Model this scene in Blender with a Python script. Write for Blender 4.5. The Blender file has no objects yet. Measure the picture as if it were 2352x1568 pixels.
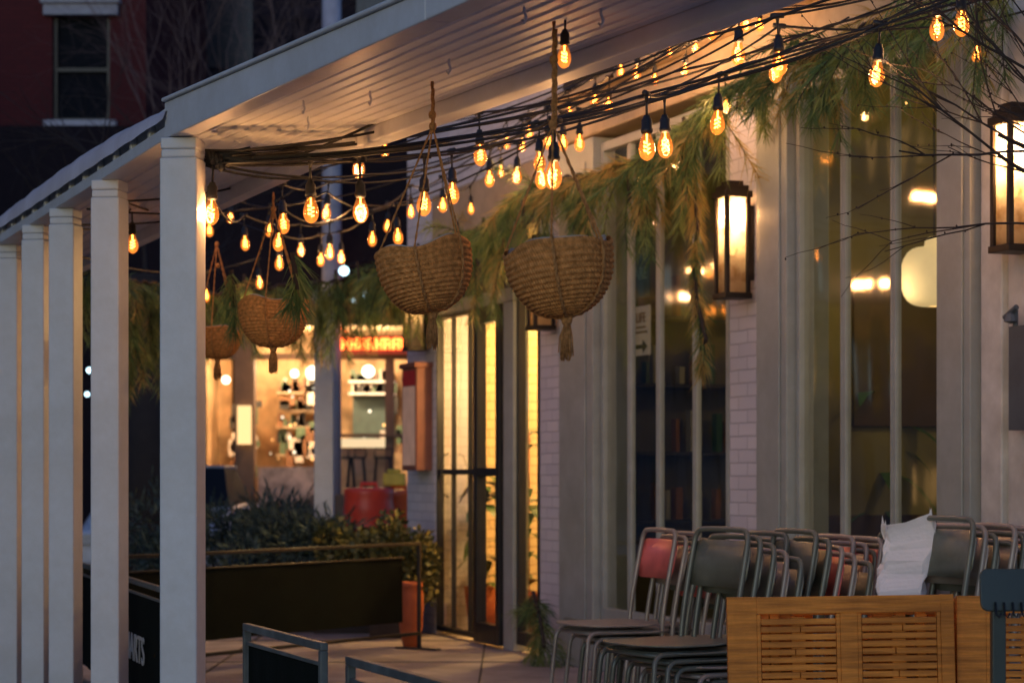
import bpy, math, random
from mathutils import Vector, Matrix
random.seed(7)
R=random.random
def U(a,b): return a+(b-a)*random.random()
sc=bpy.context.scene
sc.view_settings.view_transform='Standard'; sc.view_settings.look='None'; sc.view_settings.exposure=0
COL=sc.collection
HC=1.25
def W(px,py,s): return Vector(((px-1176)/s,5000/s,HC+(1080-py)/s))
# ---------------- materials
def mat(name,col,rough=.6,metal=0,var=.15,vscale=8,bump=0,bscale=40,emis=None,es=0,spec=.5,stretch=None,dirt=0):
    m=bpy.data.materials.new(name); m.use_nodes=True; nt=m.node_tree; N=nt.nodes; L=nt.links
    b=N['Principled BSDF']; b.inputs['Roughness'].default_value=rough; b.inputs['Metallic'].default_value=metal
    b.inputs['Specular IOR Level'].default_value=spec
    tc=N.new('ShaderNodeTexCoord'); mp=N.new('ShaderNodeMapping'); L.new(tc.outputs['Object'],mp.inputs[0])
    if stretch: mp.inputs['Scale'].default_value=stretch
    n=N.new('ShaderNodeTexNoise'); n.inputs['Scale'].default_value=vscale; n.inputs['Detail'].default_value=6; L.new(mp.outputs[0],n.inputs[0])
    r=N.new('ShaderNodeValToRGB'); L.new(n.outputs[0],r.inputs[0])
    e=r.color_ramp.elements; e[0].position=.3; e[1].position=.7
    e[0].color=[c*(1-var) for c in col]+[1]; e[1].color=[min(1,c*(1+var)) for c in col]+[1]
    out=r.outputs[0]
    if dirt:
        n3=N.new('ShaderNodeTexNoise'); n3.inputs['Scale'].default_value=2.2; n3.inputs['Detail'].default_value=9; n3.inputs['Roughness'].default_value=.75; L.new(tc.outputs['Object'],n3.inputs[0])
        r3=N.new('ShaderNodeValToRGB'); r3.color_ramp.elements[0].position=.42; r3.color_ramp.elements[1].position=.62
        v=1-dirt; r3.color_ramp.elements[0].color=(v,v*.98,v*.94,1); L.new(n3.outputs[0],r3.inputs[0])
        mx=N.new('ShaderNodeMixRGB'); mx.blend_type='MULTIPLY'; mx.inputs[0].default_value=1; L.new(out,mx.inputs[1]); L.new(r3.outputs[0],mx.inputs[2]); out=mx.outputs[0]
    L.new(out,b.inputs['Base Color'])
    if bump:
        n2=N.new('ShaderNodeTexNoise'); n2.inputs['Scale'].default_value=bscale; n2.inputs['Detail'].default_value=5; L.new(mp.outputs[0],n2.inputs[0])
        bp=N.new('ShaderNodeBump'); bp.inputs['Strength'].default_value=bump; bp.inputs['Distance'].default_value=.01; L.new(n2.outputs[0],bp.inputs['Height']); L.new(bp.outputs[0],b.inputs['Normal'])
    if emis:
        b.inputs['Emission Color'].default_value=(*emis,1); b.inputs['Emission Strength'].default_value=es
    return m
def emat(name,col,s):
    m=bpy.data.materials.new(name); m.use_nodes=True; N=m.node_tree.nodes; L=m.node_tree.links
    N.clear(); o=N.new('ShaderNodeOutputMaterial'); e=N.new('ShaderNodeEmission'); e.inputs[0].default_value=(*col,1); e.inputs[1].default_value=s; L.new(e.outputs[0],o.inputs[0]); return m
def brick(name,c1,c2,mortar,bw=.21,rh=.072,rough=.6,bstr=.5):
    m=bpy.data.materials.new(name); m.use_nodes=True; nt=m.node_tree; N=nt.nodes; L=nt.links; b=N['Principled BSDF']; b.inputs['Roughness'].default_value=rough
    tc=N.new('ShaderNodeTexCoord'); sp=N.new('ShaderNodeSeparateXYZ'); L.new(tc.outputs['Object'],sp.inputs[0])
    ad=N.new('ShaderNodeMath'); L.new(sp.outputs[0],ad.inputs[0]); L.new(sp.outputs[1],ad.inputs[1])
    cb=N.new('ShaderNodeCombineXYZ'); L.new(ad.outputs[0],cb.inputs[0]); L.new(sp.outputs[2],cb.inputs[1])
    nz=N.new('ShaderNodeTexNoise'); nz.inputs['Scale'].default_value=9; nz.inputs['Detail'].default_value=5; L.new(tc.outputs['Object'],nz.inputs[0])
    ms=N.new('ShaderNodeVectorMath'); ms.operation='SCALE'; ms.inputs['Scale'].default_value=.012; L.new(nz.outputs['Color'],ms.inputs[0])
    va=N.new('ShaderNodeVectorMath'); va.operation='ADD'; L.new(cb.outputs[0],va.inputs[0]); L.new(ms.outputs[0],va.inputs[1])
    t=N.new('ShaderNodeTexBrick'); L.new(va.outputs[0],t.inputs['Vector']); t.inputs['Scale'].default_value=1; t.inputs['Brick Width'].default_value=bw; t.inputs['Row Height'].default_value=rh; t.inputs['Mortar Size'].default_value=.006; t.inputs['Mortar Smooth'].default_value=.4
    t.inputs['Color1'].default_value=(*c1,1); t.inputs['Color2'].default_value=(*c2,1); t.inputs['Mortar'].default_value=(*mortar,1)
    L.new(t.outputs[0],b.inputs['Base Color'])
    mm=N.new('ShaderNodeMath'); mm.operation='MULTIPLY_ADD'; mm.inputs[1].default_value=-1; L.new(t.outputs['Fac'],mm.inputs[0]); m2=N.new('ShaderNodeMath'); m2.operation='MULTIPLY'; m2.inputs[1].default_value=.5; L.new(nz.outputs[0],m2.inputs[0]); L.new(m2.outputs[0],mm.inputs[2])
    bp=N.new('ShaderNodeBump'); bp.inputs['Strength'].default_value=bstr; bp.inputs['Distance'].default_value=.008; L.new(mm.outputs[0],bp.inputs['Height']); L.new(bp.outputs[0],b.inputs['Normal'])
    return m
def facing(N,L,base=.04,k=.85,pw=4):
    lw=N.new('ShaderNodeLayerWeight'); lw.inputs[0].default_value=.5; p=N.new('ShaderNodeMath'); p.operation='POWER'; p.inputs[1].default_value=pw; L.new(lw.outputs['Facing'],p.inputs[0])
    q=N.new('ShaderNodeMath'); q.operation='MULTIPLY_ADD'; q.inputs[1].default_value=k; q.inputs[2].default_value=base; L.new(p.outputs[0],q.inputs[0]); return q.outputs[0]
def glass(name,tint=(.88,.9,.86),rough=.06):
    m=bpy.data.materials.new(name); m.use_nodes=True; N=m.node_tree.nodes; L=m.node_tree.links; N.clear()
    o=N.new('ShaderNodeOutputMaterial'); t=N.new('ShaderNodeBsdfTransparent'); t.inputs[0].default_value=(*tint,1)
    g=N.new('ShaderNodeBsdfGlossy'); g.inputs['Roughness'].default_value=rough
    tc=N.new('ShaderNodeTexCoord'); mp=N.new('ShaderNodeMapping'); mp.inputs['Scale'].default_value=(2.2,1,.8); L.new(tc.outputs['Object'],mp.inputs[0]); nz=N.new('ShaderNodeTexNoise'); nz.inputs['Scale'].default_value=1.1; nz.inputs['Detail'].default_value=1; L.new(mp.outputs[0],nz.inputs[0])
    bp=N.new('ShaderNodeBump'); bp.inputs['Strength'].default_value=.26; bp.inputs['Distance'].default_value=.03; L.new(nz.outputs[0],bp.inputs['Height']); L.new(bp.outputs[0],g.inputs['Normal'])
    x=N.new('ShaderNodeMixShader'); L.new(facing(N,L,.12,1.6,3),x.inputs[0]); L.new(t.outputs[0],x.inputs[1]); L.new(g.outputs[0],x.inputs[2]); L.new(x.outputs[0],o.inputs[0]); return m
M_paint=mat('painted_metal',(.58,.61,.65),.45,var=.05,vscale=5,bump=.05,bscale=60,dirt=.12)
M_ceil=mat('canopy_underside',(.80,.81,.82),.5,var=.05,vscale=5,dirt=.1)
M_brickw=brick('white_painted_brick',(.68,.65,.69),(.60,.57,.62),(.48,.46,.50))
M_brickr=brick('dark_red_brick',(.085,.008,.009),(.07,.006,.008),(.035,.005,.005),rough=.9)
M_frame=mat('window_frame_paint',(.38,.40,.38),.4,var=.08,dirt=.12)
M_fascia=mat('beige_fascia',(.48,.37,.25),.6,var=.1,dirt=.15)
M_darkwall=mat('dark_upper_wall',(.09,.06,.055),.8)
M_dark=mat('dark_metal',(.02,.02,.022),.4,metal=.3)
M_bronze=mat('aged_bronze',(.035,.025,.02),.45,metal=.5,bump=.1)
M_glass=glass('window_glass'); 
M_wire=mat('black_cable',(.006,.006,.007),.6)
M_sock=mat('black_rubber',(.012,.012,.012),.5)
M_rope=mat('jute_rope',(.52,.25,.09),.95,var=.35,vscale=120,bump=.8,bscale=220,spec=.1)
M_liner=mat('grey_liner',(.4,.38,.38),.9,var=.2)
M_conc=mat('concrete_sidewalk',(.32,.29,.29),.65,var=.18,vscale=3,bump=.15,bscale=60,dirt=.3)
M_asph=mat('asphalt_road',(.05,.05,.053),.8,bump=.3,bscale=90)
M_chair=mat('grey_green_metal',(.17,.19,.16),.33,metal=.2,var=.12,dirt=.25)
M_chairb=mat('taupe_metal',(.34,.31,.28),.3,metal=.2,var=.12,dirt=.2)
M_chairr=mat('red_light_painted_metal',(.62,.14,.13),.3,metal=.1,var=.4,vscale=5)  # red neon light on the backrests is put into this base colour
M_wood=mat('teak_wood',(.78,.25,.036),.45,var=.38,vscale=5,bump=.25,bscale=12,stretch=(1,8,14),dirt=.25,spec=.25)
M_fab=mat('barrier_fabric',(.005,.008,.006),.95,var=.2,bump=.4,bscale=200,spec=.1)
M_bar=mat('barrier_frame_paint',(.13,.15,.145),.5,var=.25,vscale=20,dirt=.4)
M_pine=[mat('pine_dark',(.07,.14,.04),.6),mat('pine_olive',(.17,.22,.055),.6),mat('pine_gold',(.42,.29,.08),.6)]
M_bark=mat('bark',(.03,.022,.02),.9,bump=.5)
M_terra=mat('terracotta',(.5,.12,.035),.7)
M_int=mat('interior_wall',(.22,.19,.08),.8,var=.5,vscale=1.2)
M_intd=mat('interior_dark',(.05,.045,.04),.8)
M_cream=mat('cream_wall',(.8,.66,.42),.7)
M_white=mat('white_paper',(.82,.81,.82),.8,var=.04,bump=1,bscale=16)
M_fil=emat('filament',(1,.41,.085),19)
def bulbmat():
    m=bpy.data.materials.new('amber_bulb_glass'); m.use_nodes=True; N=m.node_tree.nodes; L=m.node_tree.links; N.clear()
    o=N.new('ShaderNodeOutputMaterial'); t=N.new('ShaderNodeBsdfTransparent'); t.inputs[0].default_value=(1,.72,.42,1)
    e=N.new('ShaderNodeEmission'); e.inputs[0].default_value=(1,.28,.04,1)
    tc=N.new('ShaderNodeTexCoord'); sp=N.new('ShaderNodeSeparateXYZ'); L.new(tc.outputs['Object'],sp.inputs[0])
    mr=N.new('ShaderNodeMapRange'); mr.inputs[1].default_value=-.235; mr.inputs[2].default_value=-.13; mr.inputs[3].default_value=.85; mr.inputs[4].default_value=.12; L.new(sp.outputs[2],mr.inputs[0]); L.new(mr.outputs[0],e.inputs[1])
    a=N.new('ShaderNodeAddShader'); L.new(t.outputs[0],a.inputs[0]); L.new(e.outputs[0],a.inputs[1])
    g=N.new('ShaderNodeBsdfGlossy'); g.inputs['Roughness'].default_value=.05; x=N.new('ShaderNodeMixShader')
    L.new(facing(N,L,.03,.6,4),x.inputs[0]); L.new(a.outputs[0],x.inputs[1]); L.new(g.outputs[0],x.inputs[2]); L.new(x.outputs[0],o.inputs[0]); return m
M_bulb=bulbmat()
def frostmat():
    m=bpy.data.materials.new('frosted_lantern_glass'); m.use_nodes=True; N=m.node_tree.nodes; L=m.node_tree.links; N.clear()
    o=N.new('ShaderNodeOutputMaterial'); t=N.new('ShaderNodeBsdfTranslucent'); t.inputs[0].default_value=(.95,.85,.7,1)
    tc=N.new('ShaderNodeTexCoord'); nz=N.new('ShaderNodeTexNoise'); nz.inputs['Scale'].default_value=14; nz.inputs['Detail'].default_value=8; L.new(tc.outputs['Object'],nz.inputs[0])
    r=N.new('ShaderNodeValToRGB'); r.color_ramp.elements[0].position=.3; r.color_ramp.elements[0].color=(.6,.38,.2,1); r.color_ramp.elements[1].position=.55; r.color_ramp.elements[1].color=(1,.83,.6,1); L.new(nz.outputs[0],r.inputs[0]); L.new(r.outputs[0],t.inputs[0])
    p=N.new('ShaderNodeBsdfTransparent'); p.inputs[0].default_value=(.9,.75,.55,1); x=N.new('ShaderNodeMixShader'); x.inputs[0].default_value=.2
    L.new(t.outputs[0],x.inputs[1]); L.new(p.outputs[0],x.inputs[2]); L.new(x.outputs[0],o.inputs[0]); return m
M_frost=frostmat()
# ---------------- mesh builder
class B:
    def __init__(s): s.v=[]; s.f=[]; s.m=[]
    def add(s,v,f,mi=0):
        o=len(s.v); s.v+= [tuple(p) for p in v]; s.f+=[tuple(i+o for i in q) for q in f]; s.m+=[mi]*len(f)
    def box(s,x0,x1,y0,y1,z0,z1,mi=0,T=None):
        v=[Vector(p) for p in ((x0,y0,z0),(x1,y0,z0),(x1,y1,z0),(x0,y1,z0),(x0,y0,z1),(x1,y0,z1),(x1,y1,z1),(x0,y1,z1))]
        if T: v=[T@p for p in v]
        s.add(v,[(0,3,2,1),(4,5,6,7),(0,1,5,4),(1,2,6,5),(2,3,7,6),(3,0,4,7)],mi)
    def wedge(s,x0,x1,y0,y1,za0,za1,zb0,zb1,mi=0):
        s.add([(x0,y0,za0),(x1,y0,zb0),(x1,y1,zb0),(x0,y1,za0),(x0,y0,za1),(x1,y0,zb1),(x1,y1,zb1),(x0,y1,za1)],[(0,3,2,1),(4,5,6,7),(0,1,5,4),(1,2,6,5),(2,3,7,6),(3,0,4,7)],mi)
    def tube(s,pts,r,n=8,mi=0,r2=None):
        pts=[Vector(p) for p in pts]; k=len(pts); v=[]; up=None
        for i,p in enumerate(pts):
            d=(pts[min(i+1,k-1)]-pts[max(i-1,0)])
            if d.length<1e-9: d=Vector((0,0,1))
            d.normalize()
            if up is None:
                up=Vector((0,0,1)) if abs(d.z)<.9 else Vector((1,0,0))
            a=d.cross(up)
            if a.length<1e-4: a=d.cross(Vector((0,1,0)))
            a.normalize(); up=a.cross(d)
            rr=r if r2 is None else r+(r2-r)*i/(k-1)
            for j in range(n):
                t=2*math.pi*j/n; v.append(p+(a*math.cos(t)+up*math.sin(t))*rr)
        f=[]
        for i in range(k-1):
            for j in range(n): f.append((i*n+j,i*n+(j+1)%n,(i+1)*n+(j+1)%n,(i+1)*n+j))
        f.append(tuple(range(n-1,-1,-1))); f.append(tuple((k-1)*n+j for j in range(n)))
        s.add(v,f,mi)
    def lathe(s,prof,n=24,c=(0,0,0),mi=0,fn=None):
        v=[]; f=[]; k=len(prof)
        for (r,z) in prof:
            for j in range(n):
                t=2*math.pi*j/n; p=Vector((c[0]+r*math.cos(t),c[1]+r*math.sin(t),c[2]+z))
                if fn: p=fn(p,t)
                v.append(p)
        for i in range(k-1):
            for j in range(n): f.append((i*n+j,i*n+(j+1)%n,(i+1)*n+(j+1)%n,(i+1)*n+j))
        s.add(v,f,mi)
    def plate(s,outline,thick,T,mi=0,dish=None):
        n=len(outline); v=[T@Vector((x,y,thick/2+(dish(x,y) if dish else 0))) for x,y in outline]+[T@Vector((x,y,-thick/2+(dish(x,y) if dish else 0))) for x,y in outline]
        f=[tuple(range(n)),tuple(range(2*n-1,n-1,-1))]+[(i,i+n,(i+1)%n+n,(i+1)%n) for i in range(n)]
        s.add(v,f,mi)
def rr(w,h,r,n=5):
    o=[]
    for cx,cy,a in ((w/2-r,h/2-r,0),(-w/2+r,h/2-r,90),(-w/2+r,-h/2+r,180),(w/2-r,-h/2+r,270)):
        for i in range(n+1):
            t=math.radians(a+90*i/n); o.append((cx+r*math.cos(t),cy+r*math.sin(t)))
    return o
def setp(o,label=None,cat=None,group=None,kind=None):
    if label:o['label']=label
    if cat:o['category']=cat
    if group:o['group']=group
    if kind:o['kind']=kind
def thing(name,label,cat,loc=(0,0,0),rz=0,group=None):
    o=bpy.data.objects.new(name,None); o.location=loc; o.rotation_euler=(0,0,rz); o.empty_display_size=.1; COL.objects.link(o); setp(o,label,cat,group); return o
def part(b,name,parent,mats,smooth=False,bevel=0,loc=None,rot=None,**kw):
    me=bpy.data.meshes.new(name); me.from_pydata(b.v,[],b.f)
    if not isinstance(mats,(list,tuple)): mats=[mats]
    for m in mats: me.materials.append(m)
    me.polygons.foreach_set('material_index',b.m)
    if smooth: me.polygons.foreach_set('use_smooth',[True]*len(me.polygons))
    me.update(); o=bpy.data.objects.new(name,me); COL.objects.link(o)
    if parent: o.parent=parent
    if loc is not None:o.location=loc
    if rot is not None:o.rotation_euler=rot
    if bevel:
        md=o.modifiers.new('bevel','BEVEL'); md.width=bevel; md.segments=2; md.limit_method='ANGLE'
    setp(o,**kw); return o
def empty(name,parent,loc=(0,0,0),rz=0):
    o=bpy.data.objects.new(name,None); o.location=loc; o.rotation_euler=(0,0,rz); COL.objects.link(o); o.parent=parent; return o
def light(loc,e,col=(1,.55,.22),r=.03,name='lamp_light',parent=None):
    l=bpy.data.lights.new(name,'POINT'); l.energy=e; l.color=col; l.shadow_soft_size=r; o=bpy.data.objects.new(name,l); o.location=loc; COL.objects.link(o)
    if parent:o.parent=parent
    return o
def copy_thing(src,kids,loc,rz=None):
    t=src.copy(); COL.objects.link(t); t.location=loc
    if rz is not None: t.rotation_euler=(src.rotation_euler[0],src.rotation_euler[1],rz)
    for k in kids:
        c=k.copy(); c.parent=t; COL.objects.link(c)
    return t
def textmesh(s,name,size,mt,parent,loc,rot,ext=.002,**kw):
    cu=bpy.data.curves.new('t','FONT'); cu.body=s; cu.size=size; cu.extrude=ext; cu.align_x='CENTER'
    o=bpy.data.objects.new('t',cu); COL.objects.link(o); dg=bpy.context.evaluated_depsgraph_get(); me=bpy.data.meshes.new_from_object(o.evaluated_get(dg)); bpy.data.objects.remove(o)
    me.materials.clear(); me.materials.append(mt); q=bpy.data.objects.new(name,me); COL.objects.link(q); q.parent=parent; q.location=loc; q.rotation_euler=rot; setp(q,**kw); return q
# ---------------- camera & world
cam=bpy.data.cameras.new('camera'); co=bpy.data.objects.new('camera',cam); COL.objects.link(co); sc.camera=co
co.location=(0,0,HC); co.rotation_euler=(math.pi/2,0,0); cam.sensor_width=36; cam.lens=36*5000/2352; cam.shift_y=296/2352; cam.clip_end=500; cam.clip_start=.05
cam.dof.use_dof=True; cam.dof.focus_distance=7.2; cam.dof.aperture_fstop=4.2; cam.dof.aperture_blades=9
w=bpy.data.worlds.new('World'); sc.world=w; w.use_nodes=True; N=w.node_tree.nodes; L=w.node_tree.links
sky=N.new('ShaderNodeTexSky'); sky.sky_type='NISHITA'; sky.sun_disc=False; sky.sun_elevation=math.radians(7.0); sky.sun_rotation=math.radians(200)
mx=N.new('ShaderNodeMixRGB'); mx.blend_type='MULTIPLY'; mx.inputs[0].default_value=1; mx.inputs[2].default_value=(.52,.79,1.5,1); L.new(sky.outputs[0],mx.inputs[1]); L.new(mx.outputs[0],N['Background'].inputs[0]); N['Background'].inputs[1].default_value=.135
# ---------------- ground
b=B(); b.add([(-150,-60,-.13),(150,-60,-.13),(150,250,-.13),(-150,250,-.13)],[(0,1,2,3)]); part(b,'road',None,M_asph,label='dark asphalt street beyond the sidewalk cafe',kind='structure',cat='road')
b=B(); b.box(-3.4,9,-8,19.5,-.12,0); 
part(b,'sidewalk',None,M_conc,bevel=.01,label='pale concrete sidewalk in front of the restaurant',kind='structure',cat='sidewalk')
b=B(); b.box(-20,10,26.5,60,-.12,0); part(b,'pavement',None,M_conc,label='concrete pavement across the street',kind='structure',cat='pavement')
b=B()
for i in range(12): b.box(-3.4,9,-2+i*1.8,-2+i*1.8+.012,.0,.004)
for x in (-1.9,-.2,1.4): b.box(x,x+.012,-8,19.5,.005,.008)
part(b,'pavement_joint',None,M_asph,label='dark scored joints across concrete sidewalk',kind='structure',cat='sidewalk')
# ---------------- restaurant building
RZ=math.atan2(-.935,.3546); F0=(-.587,16.667,0)
def A(px): return (16.667-28667/(px+720))/.935
def S(px): return (px+720)*.17442
bld=thing('restaurant_building','white brick corner restaurant with tall grey framed windows','building',F0,RZ)
TR=Matrix.Translation(F0)@Matrix.Rotation(RZ,4,'Z'); TI=TR.inverted(); TI3=TI.to_3x3()
def FW(a,y,z): return TR@Vector((a,y,z))
def ray(px,py,y):
    o=TI@Vector((0,0,HC)); d=TI3@Vector(((px-1176)/5000,1,(1080-py)/5000)); t=(y-o.y)/d.y; return o+d*t
def AF(px,y): return ray(px,1080,y).x
for i,(p0,p1,zt) in enumerate(((935,1000,3.35),(1240,1292,3.35),(1675,1748,3.35),(2252,2420,3.35))):
    wall=B(); wall.box(A(p0),A(p1),0,.3,0,zt); part(wall,'brick_pier',bld,M_brickw,bevel=.006)
wall=B(); wall.box(A(935),A(1292),0,.3,3.352,4.6); part(wall,'brick_wall',bld,M_brickw,bevel=.006)
wall=B(); wall.box(A(935),A(935)+.3,.301,8,0,4.6); part(wall,'brick_side_wall',bld,M_brickw)
wall=B(); wall.box(8.35,14,0,.3,0,4.6); part(wall,'brick_wall',bld,M_brickw)
b=B(); b.box(A(2275),A(2275)+.16,-.05,-.002,0,3.3); b.box(A(2275)+.16,A(2275)+.2,-.02,-.002,0,3.3); b.box(A(2275)+.2,A(2275)+.34,-.04,-.002,0,3.3)
part(b,'pilaster_trim',bld,mat('white_trim',(.66,.64,.60),.5,dirt=.15),bevel=.008)
b=B()
b.box(A(1292)+.002,8.348,-.04,.3,3.36,3.62); b.box(A(1292),8.35,-.12,.3,3.622,3.68)
part(b,'fascia',bld,M_fascia,bevel=.01)
b=B(); b.box(A(1000),A(1240)-.002,-.03,.25,3.0,3.34)
part(b,'entrance_fascia',bld,M_fascia,bevel=.01)
b=B(); b.box(A(1292)+.01,8.35,.0,.3,3.682,5.6); b.box(A(1292)+.01,8.35,-.35,-.002,4.3,4.45); 
part(b,'upper_wall',bld,M_darkwall)
def pil(p0,p1,d=.05):
    b=B(); b.box(A(p0),A(p1),-d,.2,0,3.34); w_=(A(p1)-A(p0))
    b.box(A(p0)+w_*.18,A(p1)-w_*.18,-d-.012,-d-.001,.3,3.2)
    part(b,'panel_pilaster',bld,M_frame,bevel=.006)
pil(1300,1378); pil(1756,1826); pil(2172,2250)
def window(p0,p1,z0,z1,mull,fr=.035,fm=M_frame,gm=M_glass,y=.03,bars=()):
    a0,a1=A(p0),A(p1); e=empty('window',bld); b=B()
    b.box(a0,a0+fr,y-.03,y+.03,z0,z1); b.box(a1-fr,a1,y-.03,y+.03,z0,z1)
    b.box(a0+fr,a1-fr,y-.03,y+.03,z1-fr*1.6,z1); b.box(a0+fr,a1-fr,y-.03,y+.03,z0,z0+fr*2.6)
    for mpx in mull:
        m=A(mpx); b.box(m-fr*.7,m-.003,y-.018,y+.018,z0+.001,z1-.001); b.box(m+.003,m+fr*.7,y-.018,y+.018,z0+.001,z1-.001)
    for z in bars: b.box(a0+fr,a1-fr,y-.028,y+.028,z-.02,z+.02)
    part(b,'frame',e,fm,bevel=.004)
    b=B(); b.add([(a0+fr,y,z0+fr),(a1-fr,y,z0+fr),(a1-fr,y,z1-fr),(a0+fr,y,z1-fr)],[(0,1,2,3)]); part(b,'pane',e,gm); return e
window(1380,1673,.3,3.3,[1440,1506,1590])
window(1828,2170,.3,3.25,[1930,2045])
window(1186,1238,.05,2.98,[],fm=M_dark)
M_glass2=glass('entrance_glass',(.96,.95,.9))
e=window(1002,1098,.03,2.42,[1034,1072],fr=.014,fm=M_dark,gm=M_glass2,bars=(1.24,))
b=B(); b.box(A(1002),A(1184),-.02,.12,2.425,2.52); b.box(A(1002),A(1240),.0,.05,2.95,2.998); b.box(A(1162),A(1184),-.02,.1,0,2.42); part(b,'entrance_frame',bld,M_frame,bevel=.005)
b=B(); b.box(A(1002),A(1184),.03,.05,2.522,2.948); part(b,'transom_panel',bld,M_darkwall)
b=B(); b.box(A(1380),A(1673),-.03,.2,0,.298); part(b,'window_plinth',bld,M_frame,bevel=.006)
b=B(); b.box(A(1828),A(2164),-.03,.2,0,.298); part(b,'window_plinth',bld,M_frame,bevel=.006)
# door
door=empty('door',bld); a0,a1=A(1100),A(1160); b=B(); y0,y1=-.045,.03
b.box(a0,a0+.08,y0,y1,.02,2.42); b.box(a1-.08,a1,y0,y1,.02,2.42); b.box(a0+.08,a1-.08,y0,y1,2.3,2.42); b.box(a0+.08,a1-.08,y0,y1,.02,.16); b.box(a0+.08,a1-.08,y0,y1,1.21,1.27)
part(b,'frame',door,M_dark,bevel=.004)
b=B(); b.add([(a0+.08,-.008,.16),(a1-.08,-.008,.16),(a1-.08,-.008,2.3),(a0+.08,-.008,2.3)],[(0,1,2,3)]); part(b,'pane',door,M_glass2)
b=B(); hx=AF(1016,-.06); b.tube([(hx,-.01,1.38),(hx,-.05,1.36),(hx,-.07,1.28),(hx,-.07,1.15),(hx,-.05,1.07),(hx,-.01,1.05)],.007); part(b,'handle',door,M_dark,smooth=True)
# interiors
b=B(); b.box(A(935)+.301,A(1240),2.3,2.35,0,3.0); part(b,'vestibule_wall',bld,M_cream)
b=B(); b.box(A(935)+.302,A(935)+.33,.31,2.29,0,2.99); part(b,'vestibule_brick',bld,brick('cream_brick',(.88,.66,.38),(.78,.58,.33),(.5,.36,.2),bstr=.7))
b=B(); b.box(A(935)+.302,A(1258),.31,2.3,2.99,3.05); part(b,'vestibule_ceiling',bld,M_int)
b=B(); b.box(A(1260),13.9,.31,7,3.7,3.75); part(b,'ceiling',bld,M_int)
b=B(); b.box(A(1262),A(1280),.31,6.9,0,3.6); part(b,'partition_wall',bld,mat('partition_dark',(.14,.12,.06),.8,var=.4,vscale=1.5))
b=B(); b.box(A(1280),14,6.9,7,0,3.7); b.box(13.9,14,.31,6.9,0,3.7); part(b,'interior_wall',bld,M_int)
b=B(); b.box(A(1640),A(1680),.6,4.2,0,3.6); part(b,'olive_partition',bld,M_int)
b=B(); b.box(A(1680)+.001,A(1680)+.02,.6,4.2,.03,1.0);
for i in range(4): b.box(A(1680)+.001,A(1680)+.03,.75+i*.85,1.35+i*.85,1.5,2.3)
part(b,'wall_panelling',bld,mat('dark_walnut',(.07,.04,.02),.5))
b=B()
for i in range(5):
    for z in (.9,1.35,1.8,2.25): b.box(A(1280)+.002,A(1280)+.2,.45+i*.5,.9+i*.5,z,z+.025)
for i in range(70): y=U(.45,2.8); z=random.choice((.925,1.375,1.825,2.275)); b.box(A(1280)+.05,A(1280)+.12,y,y+U(.02,.05),z,z+U(.1,.28),random.choice((1,2,3)))
part(b,'back_bar_shelf',bld,[M_intd,mat('amber_bottle',(.3,.13,.03),.2),mat('green_bottle',(.05,.12,.05),.2),mat('pale_bottle',(.4,.38,.3),.3)])
b=B(); b.box(A(935)+.31,13.9,.3,6.9,.004,.03); part(b,'interior_floor',bld,M_intd)
b=B(); b.box(A(935)-.1,14,.31,8,5.6,5.7); b.box(-.7,14,8,8.1,0,5.6); part(b,'roof',bld,M_darkwall)
light(FW(.7,1.3,2.6),360,(1,.57,.20),.12); light(FW(1.9,1.2,2.3),105,(1,.62,.22),.1); light(FW(.5,.35,1.9),30,(1,.6,.24),.08)
light(FW(4.2,2.2,3.0),24,(1,.66,.24),.15); light(FW(6.6,2.2,3.1),40,(1,.70,.27),.15); light(FW(9,3,2.8),34,(1,.68,.26),.15)
# pendant lamps inside
M_pend=mat('paper_lampshade',(.8,.7,.5),.8,var=.08,vscale=12,emis=(1,.68,.30),es=.85)
def pendant(a,y,z,r=.14,hh=.3):
    t=thing('pendant_lamp','cream paper pendant lamp glowing inside the restaurant','lamp',FW(a,y,z),0,'pendant lamps inside the restaurant')
    pr=[(.03,hh/2+.05),(.05,hh/2+.03),(.055,hh/2)]
    for i in range(1,24):
        an=math.pi*i/24; pr.append((r*math.sin(an)**.45*(1+.012*(i%2)),hh/2*math.cos(an)))
    pr.append((.03,-hh/2))
    b=B(); b.lathe(pr,28); part(b,'lamp_shade',t,M_pend,smooth=True)
    b=B(); b.tube([(0,0,hh/2+.05),(0,0,3.65-z)],.006,6); part(b,'cord',t,M_wire)
    light(FW(a,y-r-.12,z-.1),2.5,(1,.7,.35),.05)
for px,py,dp,r,hh in ((2146,635,.9,.18,.32),(1562,700,1.0,.06,.3),(1640,710,1.3,.09,.3)):
    q=ray(px,py,dp); pendant(q.x,dp,q.z,r,hh)
M_tiny=emat('tiny_bulb_glow',(1,.45,.12),7)
for px,py,dp in ((2078,238,1.1),(2110,415,1.3),(1985,480,1.2),(1950,345,.9),(1570,828,1.0),(1640,620,1.2),(1530,880,1.4),(2105,770,1.5),(2125,765,1.5),(2015,560,1.4),(1480,660,.8),(1900,815,1.2),(2025,810,1.3),(1555,560,1.1)):
    q=ray(px,py,dp); t=thing('candle_bulb','tiny amber bulb glowing inside the restaurant','lamp',FW(q.x,dp,q.z),0,'tiny amber bulbs inside the restaurant'); b=B(); b.lathe([(0,-.02),(.012,-.014),(.017,0),(.011,.014),(.006,.022),(0,.024)],10); part(b,'glow',t,M_tiny,smooth=True); b=B(); b.tube([(0,0,.024),(0,0,.07)],.006,6); part(b,'socket',t,M_dark)
q=ray(1985,290,1.1); t=thing('reflection_lantern','round white lantern shape standing in for a window reflection','lamp',FW(q.x,1.1,q.z),0)  # added lantern imitates a pale round reflection in the glass
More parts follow.
